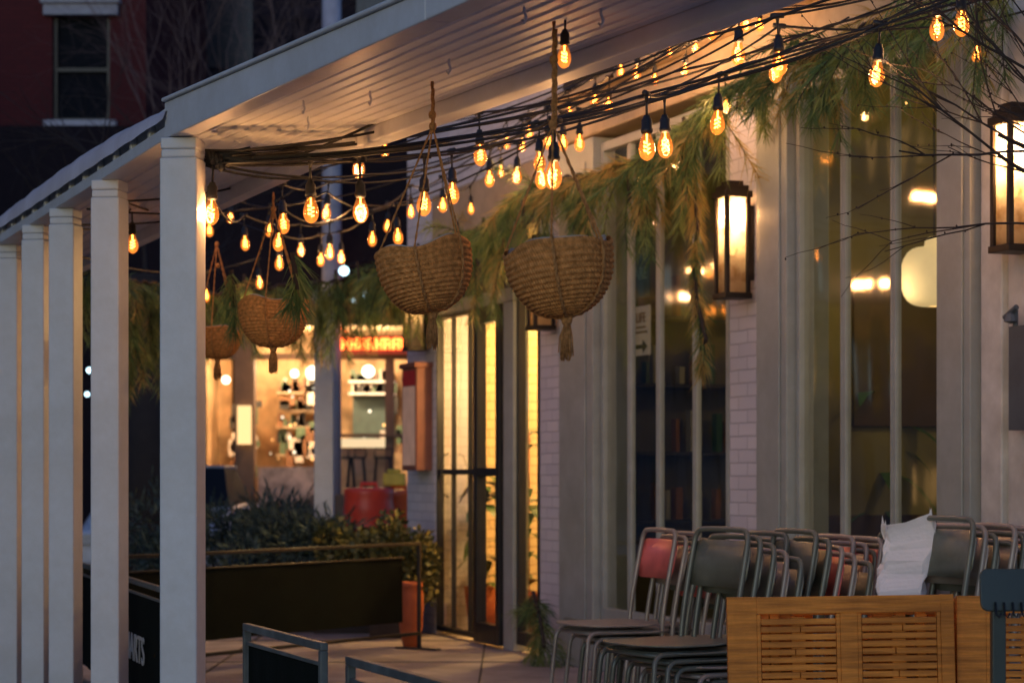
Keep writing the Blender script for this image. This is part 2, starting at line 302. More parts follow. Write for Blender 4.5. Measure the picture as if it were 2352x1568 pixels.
b=B(); b.lathe([(.02,.27)]+[(.27*math.sin(i*math.pi/14)*(1+.012*(i%2)),.27*math.cos(i*math.pi/14)) for i in range(1,14)]+[(.02,-.27)],28); part(b,'lamp_shade',t,mat('dim_reflection_paper',(.5,.45,.36),.8,emis=(1,.7,.35),es=.06),smooth=True); b=B(); b.tube([(0,0,.27),(0,0,3.65-q.z)],.005,6); part(b,'cord',t,M_wire)
for i in range(9):
    a=3.2+i*1.1; t=thing('dining_table','dark dining table inside behind the windows','table',FW(a,1.6,0),RZ,'dining tables inside the restaurant'); b=B(); b.box(0,.6,0,.6,.72,.75); part(b,'table_top',t,M_intd,bevel=.004); b=B(); b.tube([(.3,.3,.05),(.3,.3,.72)],.03); b.box(.1,.5,.1,.5,.03,.05); part(b,'leg',t,M_dark)
for i in range(7):
    b=B(); a=2.9+i*1.35; b.box(a,a+.1,2.8,2.9,0,3.6); part(b,'interior_column',bld,M_intd)
def leafplant(loc,label,n=26,h=1.0,L0=.5,m=None,name='potted_plant'):
    t=thing(name,label,'plant',loc); b=B(); 
    for i in range(n):
        az=U(0,6.28); z0=U(.3,h); ln=U(.6,1)*L0; up=U(.2,1.2); wd=U(.03,.06); pts=[]
        d=Vector((math.cos(az),math.sin(az),0)); sd=Vector((-d.y,d.x,0)); v=[]; k=7
        for j in range(k):
            q=j/(k-1); p=d*(ln*q)+Vector((0,0,z0+up*ln*q-1.0*ln*q*q)); ww=wd*math.sin(math.pi*min(.98,q*.9+.08)); v+=[p+sd*ww,p-sd*ww]
        b.add(v,[(2*j,2*j+1,2*j+3,2*j+2) for j in range(k-1)])
    part(b,'leaves',t,m or mat('leaf_green',(.045,.11,.02),.4),smooth=True)
    b=B(); b.lathe([(.0,0),(.10,0),(.14,.34),(.12,.34),(.11,.3),(0,.3)],20); b.tube([(0,0,.3),(0,0,h)],.015); part(b,'pot',t,M_terra,smooth=True); return t
for px,lab,n_,h_ in ((1108,'leafy green potted plant glowing inside the entrance',34,1.2),(1212,'tall green potted plant behind the narrow window',40,1.5)):
    q=ray(px,1080,.30); leafplant(FW(q.x,.30,.03),lab,n_,h_,.25)
leafplant(FW(6.9,.9,.03),'dark leafy potted plant inside the window',34,2.1,.5)
leafplant(FW(4.9,1.0,.03),'dark leafy potted plant inside the window',30,1.7,.5)
# window sign
t=thing('window_sign','pale arrow sign with faint lettering behind the glass','sign',FW(AF(1473,.07),.07,0),RZ)
M_let=mat('faded_red_lettering',(.16,.06,.05),.7)
b=B(); b.box(-.12,.12,0,.01,1.95,2.25); part(b,'sign_board',t,mat('sign_white_glow',(.4,.35,.3),.7,emis=(1,.72,.55),es=.10))  # slight emission stands in for light from behind the board
textmesh('LIFE','lettering',.085,M_let,t,(0,-.004,2.15),(math.pi/2,0,0)); 
b=B(); b.box(-.09,.03,-.006,-.001,1.99,2.015); b.add([(.03,-.006,1.96),(.10,-.006,2.002),(.03,-.006,2.045)],[(0,1,2)]); part(b,'arrow',t,M_dark)
b=B(); b.box(-.09,.09,-.006,-.001,2.085,2.095); b.box(-.09,.07,-.006,-.001,2.115,2.125); part(b,'lettering_lines',t,M_let)
b=B(); b.box(-.11,.11,0,.01,2.3,2.7); part(b,'banner',t,mat('sign_green_glow',(.04,.08,.05),.7,emis=(.1,.4,.2),es=.015)); textmesh('WE\nARE','banner_lettering',.11,mat('sign_cream_glow',(.16,.24,.17),.7,emis=(.4,.7,.4),es=.03),t,(0,-.004,2.52),(math.pi/2,0,0))  # banner and its letters also carry painted-in backlight as faint emission
# menu box
t=thing('menu_box','red brown wooden menu display box on white brick','sign',FW(AF(957,-.07),-.002,0),RZ)
b=B(); b.box(-.18,.18,-.13,0,1.25,2.04); b.box(-.2,.2,-.15,0,2.041,2.08); part(b,'cabinet',t,mat('brown_wood',(.24,.09,.06),.6),bevel=.006)
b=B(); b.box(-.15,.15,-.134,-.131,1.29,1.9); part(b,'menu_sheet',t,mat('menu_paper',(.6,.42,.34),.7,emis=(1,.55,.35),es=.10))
b=B(); b.box(-.15,.15,-.135,-.131,1.905,2.02); part(b,'menu_header',t,mat('menu_red',(.5,.03,.03),.6))
# wall lanterns
M_lb=emat('lantern_bulb_glow',(1,.6,.24),7)
def lantern(px,glow=8):
    yc=-.11; a=AF(px,yc-.002)
    t=thing('wall_lantern','tall bronze wall lantern with glowing frosted glass','lamp',FW(a,-.002,2.17),RZ,'wall lanterns along the brick facade')
    b=B(); w2=.062; H=.63
    for sx in(-1,1):
        for sy in (-1,1): b.box(sx*w2-.012,sx*w2+.012,yc+sy*w2-.012,yc+sy*w2+.012,.03,H-.09)
    b.box(-w2-.018,w2+.018,yc-w2-.018,yc+w2+.018,0,.03); b.box(-w2-.02,w2+.02,yc-w2-.02,yc+w2+.02,H-.09,H-.055)
    b.box(-w2-.005,w2+.005,yc-w2-.005,yc+w2+.005,H-.054,H-.025); b.box(-.045,.045,yc-.045,yc+.045,H-.024,H)
    b.box(-.045,.045,yc+w2+.0125,0,.1,.5)
    part(b,'lantern_frame',t,M_bronze,bevel=.003)
    b=B(); g=w2-.004
    b.add([(-g,yc-g,.03),(g,yc-g,.03),(g,yc-g,H-.09),(-g,yc-g,H-.09)],[(0,1,2,3)]); b.add([(-g,yc+g,.03),(g,yc+g,.03),(g,yc+g,H-.09),(-g,yc+g,H-.09)],[(0,1,2,3)])
    b.add([(-g,yc-g,.03),(-g,yc+g,.03),(-g,yc+g,H-.09),(-g,yc-g,H-.09)],[(0,1,2,3)]); b.add([(g,yc-g,.03),(g,yc+g,.03),(g,yc+g,H-.09),(g,yc-g,H-.09)],[(0,1,2,3)])
    part(b,'lantern_glass',t,M_frost)
    b=B(); b.lathe([(0,.23),(.012,.24),(.022,.28),(.024,.33),(.018,.38),(0,.4)],12,(0,yc,0)); part(b,'lantern_bulb',t,M_lb,smooth=True)
    light(FW(a,-.002+yc,2.17+.45),glow,(1,.58,.27),.03)
for px,g in ((952,4),(1242,5),(1682,7),(2330,15)): lantern(px,g)
# ---------------- pergola
P1=Vector((-1.146,7.58,0)); R1=math.atan2(-.896,.4437); R2=math.atan2(-.928,.373)
pg=thing('pergola','pale grey metal canopy on square posts beside the sidewalk','canopy',P1,0)
for px,s,wd in ((420,660,.137),(252,577,.124),(151,521,.122),(85,488,.118),(25,449,.118)):
    q=Vector(((px-1176)/s,5000/s,0))-P1; b=B(); h=wd/2-.003
    b.box(-h,h,-h,h,0,2.33); b.box(-h*.94,h*.94,-h*.94,h*.94,2.33,2.36); b.box(-h*.97,h*.97,-h*.97,h*.97,2.36,2.40)
    rz=math.radians(-6) if px==420 else math.radians(-10)
    part(b,'post',pg,M_paint,bevel=.006,loc=q,rot=(0,0,rz))
b=B(); b.wedge(-.02,2.2,-.06,.015,2.403,2.528,2.403,2.478); b.box(2.202,6.5,-.06,.015,2.403,2.478); b.wedge(-.02,2.2,-.072,.02,2.530,2.543,2.480,2.493); b.box(2.202,6.5,-.072,.02,2.480,2.493)
part(b,'beam',pg,M_paint,bevel=.004,rot=(0,0,R1))
b=B(); b.box(-.02,6.5,.60,.68,2.40,2.455); part(b,'inner_beam',pg,M_ceil,bevel=.006,rot=(0,0,R1))
def corrug(L0,L1,y0,y1,z,per=.075,amp=.006):
    b=B(); prof=[]; y=y0
    while y<y1:
        for dy,dz in ((0,0),(per*.55,0),(per*.62,amp),(per*.93,amp)): prof.append((y+dy,z+dz))
        y+=per
    v=[(L0,p[0],p[1]) for p in prof]+[(L1,p[0],p[1]) for p in prof]; n=len(prof); b.add(v,[(i,i+1,n+i+1,n+i) for i in range(n-1)]); return b
part(corrug(-.3,6.5,.017,.60,2.452,.055,.005),'ceiling_panel',pg,M_ceil,rot=(0,0,R1))
b=B(); b.box(-.3,6.5,.022,.68,2.462,2.472); part(b,'roof_panel',pg,mat('grey_roof',(.4,.4,.44),.5),rot=(0,0,R1))
b=B(); b.box(-6,.0,-.06,.02,2.40,2.445); b.box(-6,0,-.03,.015,2.447,2.53)
x=-5.9
while x<-.1: b.box(x,x+.03,-.055,-.031,2.446,2.5); x+=.31
part(b,'beam',pg,M_paint,bevel=.004,rot=(0,0,R2))
b=B(); b.box(-6,0,.62,.68,2.42,2.5); part(b,'inner_beam',pg,M_ceil,rot=(0,0,R2))
part(corrug(-6,-.05,.022,.62,2.47),'ceiling_panel',pg,M_ceil,rot=(0,0,R2))
b=B(); k=14; v=[]; m_=48
for j in range(m_+1):
    u_=j/m_
    for i in range(k+1):
        th=math.pi*i/k; x=-6+6.02*u_; hh=.14+.05*math.sin(math.pi*u_*u_)-.06*u_**6+.004*math.sin(j*1.3)
        v.append((x,.32-(.395+.003*math.sin(j*2.1))*math.cos(th),2.465+hh*math.sin(th)**.7 if 0<i<k else 2.465))
b.add(v,[(j*(k+1)+i,j*(k+1)+i+1,(j+1)*(k+1)+i+1,(j+1)*(k+1)+i) for j in range(m_) for i in range(k)]); part(b,'roof_sheet',pg,mat('translucent_roof',(.72,.70,.76),.3,var=.08,vscale=3,dirt=.15),smooth=True,rot=(0,0,R2))
for hx,hy in ((.35,.33),(.9,.33),(1.5,.33),(.65,.2),(2.3,.4),(2.25,.2)):
    b=B(); b.tube([(hx,hy,2.457),(hx,hy,2.44),(hx+.012,hy,2.425),(hx,hy,2.41),(hx-.012,hy,2.42)],.004,6)
    part(b,'ceiling_hook',pg,M_ceil,smooth=True,rot=(0,0,R1))
# ---------------- string lights
PROF=[(.012,-.128),(.015,-.14),(.02,-.155),(.0265,-.172),(.029,-.19),(.027,-.205),(.02,-.219),(.01,-.227),(0,-.23)]
bs=B(); bs.lathe([(0,-.072),(.010,-.073),(.014,-.085),(.0185,-.09),(.0185,-.118),(.021,-.12),(.021,-.13),(.017,-.137),(0,-.137)],14); bs.tube([(0,0,-.012),(0,0,-.075)],.0045,6); bs.tube([(-.026,0,0),(.026,0,0)],.0105,8); bs.tube([(0,0,.008),(0,0,-.03)],.0105,8,r2=.005)
bg=B(); bg.lathe(PROF,16)
bf=B(); pts=[]
for i in range(37):
    t=i/36*2*math.pi*3; pts.append((.0105*math.cos(t),.0105*math.sin(t),-.163-.042*i/36-.004*math.sin(t*2)))
bf.tube(pts,.0021,5); bf.tube([(0,0,-.135),(0,0,-.165)],.003,5)
bt=thing('light_bulb','teardrop filament bulb glowing amber below black socket','light bulb',(0,0,-50),0,'string light bulbs over the sidewalk')
kids=[part(bs,'socket',bt,M_sock,smooth=True),part(bg,'bulb_glass',bt,M_bulb,smooth=True),part(bf,'filament',bt,M_fil,smooth=True)]
first=[True]; nb=[0]
def bulb(p,k=1):
    rz=U(0,6.28); 
    if first[0]: bt.location=p; t=bt; first[0]=False
    else: t=copy_thing(bt,kids,p,rz)
    t.rotation_euler=(U(-.06,.06),U(-.06,.06),rz); t.scale=(k,k,k)
    nb[0]+=1
    if nb[0]%2: light(p+Vector((0,0,-.185*k)),5.2,(1,.66,.40),.022)
def bp(px,py,w):
    s0_=w/.058; s=max(s0_,S(px)+32) if px>940 else s0_; k=s0_/s*(.97 if w>28 else .95)
    return W(px,py,s)+Vector((0,0,.185*k)),k
cables=[
 [('p',472,352,655),(490,490,38),(712,485,38),(826,485,38),(975,470,36),(1275,405,42),(1485,340,40),(1526,335,38),(1652,283,36),(2022,172,38),(2206,57,38),('p',2600,-150,600)],
 [('p',472,345,655),(826,388,30),(1100,358,32),('p',1400,190,600),(1698,125,34),('p',2050,-30,500)],
 [('p',472,360,655),(1037,445,32),(1238,375,30),(1785,148,36),(2153,67,36),('p',2500,-140,600)],
 [('p',260,455,570),(303,562,28),(363,520,26),(647,515,30),(755,490,24),(1125,412,25),(1189,405,25),(1332,330,26),(1665,245,24),('p',1950,40,480)],
 [('p',200,480,540),(642,558,28),(757,580,24),(909,545,25),(1240,412,30),(1293,330,24),(1577,162,20),('p',1750,20,450)],
 [('p',120,520,520),(478,530,20),(642,605,22),(738,598,20),(783,592,20),(855,550,22),(943,487,20),(1017,472,22),(1200,335,20),(1400,243,22),(1465,167,22),(1636,73,25),(1709,55,25),('p',1900,-60,480)],
 [('p',60,545,480),(475,680,19),(592,650,19),(621,530,20),(882,347,20),(1213,305,20),(1368,232,22),(1427,165,20),(1504,182,18),('p',1600,20,430)],
 [('p',472,370,655),('p',1000,330,640),(1258,325,26),('p',1500,225,620),(1790,165,34),(2247,127,25),('p',2500,-20,560)],
 [('p',472,348,655),('p',1000,300,640),('p',1400,215,600),('p',1800,90,560),('p',2150,-40,520)],
 [('p',472,378,655),('p',900,360,640),('p',1300,300,640),('p',1700,150,640),('p',2100,20,640),('p',2500,-150,600)],
 [('p',472,355,655),('p',700,352,645),('p',1140,130,690),('p',1150,125,692)],
 [('p',472,372,655),('p',850,400,560),('p',1100,350,500),('p',1400,190,450),('p',1700,40,440)],
 [('p',260,462,570),('p',600,415,520),('p',1000,300,480),('p',1500,100,430),('p',1700,0,460)],
 [('p',130,515,520),('p',560,480,430),('p',900,420,400),('p',1300,240,400),('p',1600,60,430)],
 [('p',472,350,655),('p',1000,275,660),('p',1450,120,700),('p',1900,0,740),('p',2100,-60,760)],
 [('p',472,366,655),('p',1100,312,655),('p',1600,200,655),('p',2000,75,655),('p',2400,-60,640)],
 [('p',472,356,655),('p',1050,262,620),('p',1450,80,560),('p',1700,-30,500)],
 [('p',472,374,655),('p',1200,305,670),('p',1650,185,690),('p',2050,50,700),('p',2300,-60,700)],
 [('p',472,380,655),('p',700,410,600),('p',1000,395,520),('p',1300,280,450),('p',1640,30,450)],
 [('p',472,362,655),('p',1000,322,655),('p',1500,212,655),('p',1850,100,655),('p',2350,-50,640)],
 [('p',472,358,655),('p',1100,285,640),('p',1550,165,620),('p',1900,60,600),('p',2250,-60,580)],
 [('p',260,450,570),(530,500,17),('p',750,440,450),(893,520,18),(1150,395,18),(1305,255,16),(1537,120,17),('p',1700,20,450)],
 [('p',472,368,655),('p',1250,240,620),('p',1560,140,560),(1745,60,20),('p',1900,10,500)],
 [('p',1330,180,560),('p',1560,100,520),(1600,110,18),('p',1800,-30,500)],
 [('p',480,440,620),(560,560,22),(690,575,20),('p',820,470,450),(1080,480,17),(1165,330,18),('p',1420,140,430)],
]
for c in cables:
    P=[]
    for q in c:
        if q[0]=='p': P.append((W(q[1],q[2],q[3]),0))
        else: P.append(bp(*q))
    pts=[]
    for i in range(len(P)-1):
        a,b_=P[i][0],P[i+1][0]; n=max(4,int((b_-a).length/.12)); sg=.022*(b_-a).length if (b_-a).length<2 else .014*(b_-a).length
        for j in range(n):
            t=j/n; pts.append(a.lerp(b_,t)-Vector((0,0,sg*4*t*(1-t))))
    pts.append(P[-1][0])
    o=P[0][0].copy(); b=B(); b.tube([p-o for p in pts],.0050,6); part(b,'string_light_cable',None,M_wire,smooth=True,loc=o,label='black string light cable stretched from post to facade',cat='cable',group='string light cables over the sidewalk')
    for p,k in P:
        if k: bulb(p,k)
p0=W(1299,132,860)+Vector((0,0,.185*.66)); bulb(p0,.66)
b=B(); b.tube([(0,0,0),(-.006,0,.02),(-.012,0,.045),(-.012,0,.07)],.003,6); part(b,'string_light_cable',None,M_wire,loc=p0,label='short black cable looped over canopy hook',cat='cable',group='string light cables over the sidewalk')
b=B()
for k in range(5):
    pts=[W(468+U(0,20)+i*20,348+k*7+8*math.sin(i*.9+k*2),655) for i in range(6)]; b.tube([q-W(470,350,655) for q in pts],.006,6)
for k in range(4): b.tube([W(478+k*9,345+k*4,655)-W(470,350,655),W(484+k*9,378+k*5,655)-W(470,350,655)],.012,8)
part(b,'cable_bundle',None,M_wire,smooth=True,loc=W(470,350,655),label='tangled black cable connectors tied at the post',cat='cable')
# ---------------- hanging baskets
def ropemat():
    m=mat('coiled_jute',(.60,.26,.08),.95,var=.4,vscale=70,bump=.0,spec=.08)
    nt=m.node_tree; N=nt.nodes; L=nt.links; bb=N['Principled BSDF']; tc=N.new('ShaderNodeTexCoord'); mp=N.new('ShaderNodeMapping'); L.new(tc.outputs['Object'],mp.inputs[0]); mp.inputs['Rotation'].default_value=(0,.5,.3)
    wv=N.new('ShaderNodeTexWave'); wv.inputs['Scale'].default_value=48; wv.inputs['Distortion'].default_value=1.5; wv.inputs['Detail'].default_value=3; L.new(mp.outputs[0],wv.inputs[0])
    nz=N.new('ShaderNodeTexNoise'); nz.inputs['Scale'].default_value=300; L.new(tc.outputs['Object'],nz.inputs[0]); ad=N.new('ShaderNodeMath'); L.new(wv.outputs[1],ad.inputs[0]); L.new(nz.outputs[0],ad.inputs[1])
    bp_=N.new('ShaderNodeBump'); bp_.inputs['Strength'].default_value=.8; bp_.inputs['Distance'].default_value=.003; L.new(ad.outputs[0],bp_.inputs['Height']); L.new(bp_.outputs[0],bb.inputs['Normal']); return m
M_rope2=ropemat()
def basket(px,rimy,s,hookx,rx=.142,H=.2,tilt=(0,0),knoty=290,rot=0,label='',EX=.8):
    c=W(px,rimy,s); top=Vector((c.x+(hookx-px)/s,c.y,2.42)); t=thing('hanging_basket',label,'basket',top,rot,'woven baskets hanging under the canopy')
    T=Matrix.Translation(c-top)@Matrix.Rotation(tilt[0],4,'Y')@Matrix.Rotation(tilt[1],4,'X')
    Ri=Matrix.Rotation(-rot,4,'Z')
    n=18; prof=[]
    for i in range(n*5+1):
        q=i/(n*5); an=q*math.pi/2; r=rx*max(0,math.sin(an))**EX*(1-.03*max(0,q-.7)/.3); z=-H*max(0,math.cos(an))**.95
        bmp=.0052*abs(math.sin(math.pi*n*q)); prof.append((r+bmp*min(1,r*20),z-bmp*math.cos(an)))
    def fn(p,th):
        k=(p.z+H)/H; p=p.copy(); p.z+=(.009*math.cos(3*th+.6+px)+.005*math.sin(5*th))*k*k*k; f=1+.03*math.cos(2*th+px); p.x*=f; p.y*=2-f; return Ri@(T@p)
    b=B(); b.lathe(prof,56,mi=0,fn=fn); part(b,'woven_bowl',t,M_rope2,smooth=True)
    b=B(); lp=[(max(0,r-.012),z+.004) for r,z in prof[::5]]; lp=lp[:-1]+[(lp[-1][0],.004)]; b.lathe(lp,40,fn=fn); part(b,'liner',t,M_liner,smooth=True)
    b=B(); kn=Ri@Vector((U(-.005,.005),0,HC+(1080-knoty)/s-top.z))
    def rope(pts,r):
        pts=[Vector(p) for p in pts]; L_=[]
        for i in range(len(pts)-1):
            m=max(3,int((pts[i+1]-pts[i]).length/.008))
            for j in range(m): L_.append(pts[i].lerp(pts[i+1],j/m))
        L_.append(pts[-1]); 
        for ph in (0,math.pi):
            o=[]
            for i,p in enumerate(L_):
                a=i*.7+ph; d=(L_[min(i+1,len(L_)-1)]-L_[max(0,i-1)]).normalized(); u=d.cross(Vector((.3,1,.2))).normalized(); v_=d.cross(u); o.append(p+(u*math.cos(a)+v_*math.sin(a))*r*.5)
            b.tube(o,r*.62,5)
    rope([Vector((0,0,0)),kn],.0048); rope([Vector((.006,0,-.02)),kn+Vector((.008,0,.0))],.004)
    for q in (kn,Vector((0,0,-.1))): b.lathe([(0,.014),(.010,.008),(.012,0),(.010,-.01),(0,-.015)],10,tuple(q))
    for th in (.7,2.75,4.6,5.6):
        rimp=fn(Vector((rx*1.0*math.cos(th),rx*1.0*math.sin(th),.004)),th); rope([kn,rimp],.0032)
        o=[rimp]
        for i in range(1,12):
            an=(1-i/12)*math.pi/2; q_=1-i/12; rr_=rx*math.sin(an)**EX*(1-.03*max(0,q_-.7)/.3)+.007; o.append(fn(Vector((rr_*math.cos(th),rr_*math.sin(th),-H*math.cos(an)**.95-.004)),th))
        o.append(fn(Vector((0,0,-H-.008)),0)); rope(o,.0045)
    bot=fn(Vector((0,0,-H-.008)),0)
    part(b,'hanging_rope',t,M_rope,smooth=True)
    b=B(); b.lathe([(0,.012),(.013,.006),(.016,-.004),(.012,-.016),(.008,-.02)],12,tuple(bot))
    for i in range(46):
        a=U(0,6.28); r0=U(.002,.010); r1=U(.006,.019); b.tube([bot+Vector((r0*math.cos(a),r0*math.sin(a),-.012)),bot+Vector((r1*math.cos(a),r1*math.sin(a),-.05)),bot+Vector((r1*math.cos(a)*1.1+U(-.003,.003),r1*math.sin(a),-U(.09,.112)))],.0016,4)
    b.lathe([(.009,-.03),(.0125,-.034),(.0125,-.042),(.009,-.046)],12,tuple(bot))
    part(b,'tassel',t,M_rope,smooth=True)
basket(1280,564,881,1272,.146,.182,(-.13,-.02),285,.2,'round jute basket with tassel hanging from canopy hook',.84)
basket(969,568,763,993,.146,.192,(-.16,-.02),290,1.1,'tilted jute basket with side tassel hanging by knotted rope',.76)
basket(628,690,546,628,.145,.19,(0,-.02),480,2.0,'shaded jute basket hanging below pine garland',.72)
basket(500,755,440,500,.13,.15,(0,-.02),560,2.9,'small jute basket hanging beside the post',.72)
# ---------------- pine
def sprig(b,p,d,ln,nn,nl=.12,gold=.2,droop=.2):
    d=d.normalized(); pts=[p.copy()]; q=p.copy(); dd=d.copy()
    for i in range(5): dd=(dd+Vector((U(-.15,.15),U(-.15,.15),-droop))).normalized(); q=q+dd*ln/5; pts.append(q.copy())
    b.tube(pts,.003,4,mi=3)
    x=R(); mi=2 if x<gold else (1 if x<.55 else 0)
    for i in range(nn):
        t=random.random()**.8; k=min(4,int(t*5)); f=t*5-k; c=pts[k].lerp(pts[k+1],f); ax=(pts[k+1]-pts[k]).normalized()
        r=Vector((U(-1,1),U(-1,1),U(-1,1))); r=(r-ax*r.dot(ax)); 
        if r.length<.05: continue
        r.normalize(); nd=(ax*U(.5,1.2)+r*U(.4,1.0)+Vector((0,0,-.22))).normalized(); l=nl*U(.6,1.15); sd=nd.cross(Vector((U(-1,1),U(-1,1),.3))).normalized()*.002
        e=c+nd*l+Vector((0,0,-l*.12)); m_=c+nd*l*.5
        b.add([c-sd,c+sd,m_+sd*.9,e,m_-sd*.9],[(0,1,2,3,4)],mi if R()<.8 else 1)
def garland(name,path,label,dens=26,ln=.3,nn=46,spread=.7,down=.5,cat='garland',gold=.2,nl=.12,droop=.2):
    o=path[0].copy(); b=B(); pts=[]
    for i in range(len(path)-1):
        L_=(path[i+1]-path[i]).length; n=max(2,int(L_*dens)); ax=(path[i+1]-path[i]).normalized()
        for j in range(n):
            p=path[i].lerp(path[i+1],j/n)-o; pts.append(p+Vector((0,0,.01*math.sin(j))))
            d=ax*U(.0,1.5)+Vector((U(-1,1),U(-1,1),U(-1,.8)))*spread+Vector((0,0,-down)); sprig(b,p,d,ln*U(.4,1.3),nn,nl,gold,droop)
    b.tube(pts,.012,6,mi=3)
    return part(b,name,None,M_pine+[M_bark],loc=o,label=label,cat=cat)
def G(px,py,y=-.3):
    q=ray(px,py,y); return FW(q.x,y,q.z)
fp=[G(*q) for q in ((2330,-20),(2240,0),(2130,10),(2000,55),(1890,110),(1780,165),(1680,210),(1600,280),(1500,355),(1400,395),(1290,410),(1200,440),(1120,520),(1020,560),(930,595))]+[W(880,615,310)]
garland('pine_garland',fp,'long draped pine garland fixed above the restaurant windows',31,.37,78,.7,.22,gold=.22,nl=.13,droop=.12)
garland('pine_garland',[W(960,600,320),W(860,615,300),W(780,645,305),W(650,655,310),W(560,675,315),W(480,675,325),W(400,655,335),W(300,645,350),W(200,625,370)],'drooping pine garland strung between building and posts',44,.38,76,.8,.45,gold=.22,nl=.13)
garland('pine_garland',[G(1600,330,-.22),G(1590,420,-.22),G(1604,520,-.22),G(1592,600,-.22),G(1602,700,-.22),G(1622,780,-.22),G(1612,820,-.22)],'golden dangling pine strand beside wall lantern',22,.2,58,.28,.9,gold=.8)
for px,py in ((1110,560),(1085,620),(1130,610),(1150,540),(1200,520),(1570,330),(1480,430),(1330,460),(1890,160),(1010,600),(960,620),(1050,570),(1440,440)):
    garland('pine_branch',[G(px,py-60),G(px+5,py),G(px+8,py+40)],'drooping pine branch hanging from the garland',18,.34,70,.5,.8,'branch',gold=.2,nl=.13)
for px,py,s in ((300,730,350),(340,750,345),(255,720,360),(290,800,352),(770,690,305),(820,670,305),(870,660,300),(730,720,307),(680,700,308),(560,700,315),(900,650,312),(672,650,575),(530,690,480)):
    garland('pine_branch',[W(px,py-70,s),W(px+8,py,s),W(px+12,py+40,s)],'drooping pine branch hanging from the garland',12 if s>400 else 28,.34*(1 if s<400 else .36),68,.5,.7,'branch',gold=.18)
garland('pine_branch',[FW(AF(1225,-.15),-.15,.45),FW(AF(1240,-.2),-.2,.3),FW(AF(1250,-.25),-.25,.12)],'small pine cutting leaning on the brick base',44,.2,44,1,.1,'branch')
# ---------------- chairs
chair=thing('cafe_chair','grey green stacked metal cafe chair','chair',(0,0,-50),0,'stacked metal cafe chairs')
def tubepath(b,pts,r,n=8):
    P=[Vector(p) for p in pts]
    for _ in range(3):
        Q=[P[0]]
        for i in range(len(P)-1): Q+= [P[i].lerp(P[i+1],.25),P[i].lerp(P[i+1],.75)]
        Q.append(P[-1]); P=Q
    b.tube(P,r,n)
b=B()
tubepath(b,[(-.24,-.175,0),(-.2,-.175,.3),(-.19,-.175,.45),(-.21,-.175,.6),(-.25,-.175,.80),(-.27,-.17,.90),(-.272,-.10,.906),(-.272,.10,.906),(-.27,.17,.90),(-.25,.175,.80),(-.21,.175,.6),(-.19,.175,.45),(-.2,.175,.3),(-.24,.175,0)],.0115)
for sy in(-1,1): tubepath(b,[(.23,sy*.2,0),(.2,sy*.185,.34),(.19,sy*.18,.435),(.1,sy*.178,.437),(-.19,sy*.17,.43)],.011)
b.tube([(.17,-.18,.43),(.17,.18,.43)],.009); b.tube([(-.17,-.17,.43),(-.17,.17,.43)],.009)
kc=[part(b,'frame',chair,M_chair,smooth=True)]
b=B(); b.plate(rr(.44,.42,.13),.008,Matrix.Translation((.01,0,.452)),dish=lambda x,y:.012*(abs(x)/.2)**2+ (.01*(y/.2)**2)); kc.append(part(b,'seat',chair,M_chair,bevel=.003))
b=B(); v=[]; f=[]; nu=16
for off in (0,.006):
    for i in range(nu+1):
        yy=-.19+.38*i/nu; e_=min(i,nu-i)/nu*.38; cut=0
        if e_<.045: cut=.045-math.sqrt(max(0,.045**2-(.045-e_)**2))
        for zz in (.675+cut,.765,.862-cut): v.append(Vector((-.226-off-.035*(1-(yy/.2)**2)-(zz-.67)*.2,yy,zz)))
c_=(nu+1)*3
for i in range(nu):
    for j in range(2):
        a_=i*3+j; f.append((a_,a_+3,a_+4,a_+1)); f.append((c_+a_,c_+a_+1,c_+a_+4,c_+a_+3))
    f.append((i*3,c_+i*3,c_+i*3+3,i*3+3)); f.append((i*3+2,i*3+5,c_+i*3+5,c_+i*3+2))
f.append((0,1,c_+1,c_)); f.append((1,2,c_+2,c_+1)); e0=nu*3; f.append((e0,c_+e0,c_+e0+1,e0+1)); f.append((e0+1,c_+e0+1,c_+e0+2,e0+2))
b.add(v,f); kc.append(part(b,'backrest',chair,M_chair,smooth=True))
def variant(mf,mb):
    o=[]
    for i,k_ in enumerate(kc):
        q=k_.copy(); q.data=k_.data.copy(); q.data.materials.clear(); q.data.materials.append(mb if i==2 else mf); o.append(q)
    return o
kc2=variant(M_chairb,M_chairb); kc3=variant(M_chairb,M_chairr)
cf=[True]
def stack(px,s,yaw,n,ztop,dxy=.065,dz=.032,pat='ggggggggg'):
    base=Vector(((px-1176)/s,5000/s,0)); f=Vector((math.cos(yaw),math.sin(yaw),0)); base=base+f*.26
    for i in range(n):
        p=base-f*dxy*i+Vector((U(-.012,.012),U(-.012,.012),ztop-.905-dz*i))
        if cf[0]: chair.location=p; chair.rotation_euler=(0,0,yaw); cf[0]=False; continue
        ya=yaw+U(-.12,.12)
        if pat[i]=='t': t=copy_thing(chair,kc2,p,ya); t['label']='taupe stacked metal cafe chair'
        elif pat[i]=='r': t=copy_thing(chair,kc3,p,ya); t['label']='taupe stacked metal chair with red light painted on backrest'
        else: copy_thing(chair,kc,p,ya)
stack(1648,575,math.radians(212),5,1.015,.07,.03,pat='gggtg')
stack(1752,545,math.radians(204),3,.985,pat='ggt')
stack(1825,560,math.radians(197),5,1.0,pat='ggrtg')
stack(1905,530,math.radians(207),5,.965,pat='rtggt')
stack(2165,580,math.radians(212),5,1.06,pat='gtggt')
stack(2262,575,math.radians(203),5,1.03,pat='tgrtg')
stack(2320,565,math.radians(207),4,1.015,pat='rgtg')
stack(1517,480,math.radians(200),6,.965,pat='rtgrtg')
stack(1575,465,math.radians(197),4,.94,pat='rgtg')
stack(2060,500,math.radians(211),4,.965,pat='gtgt')
stack(1975,530,math.radians(200),4,.955,pat='rgtg')
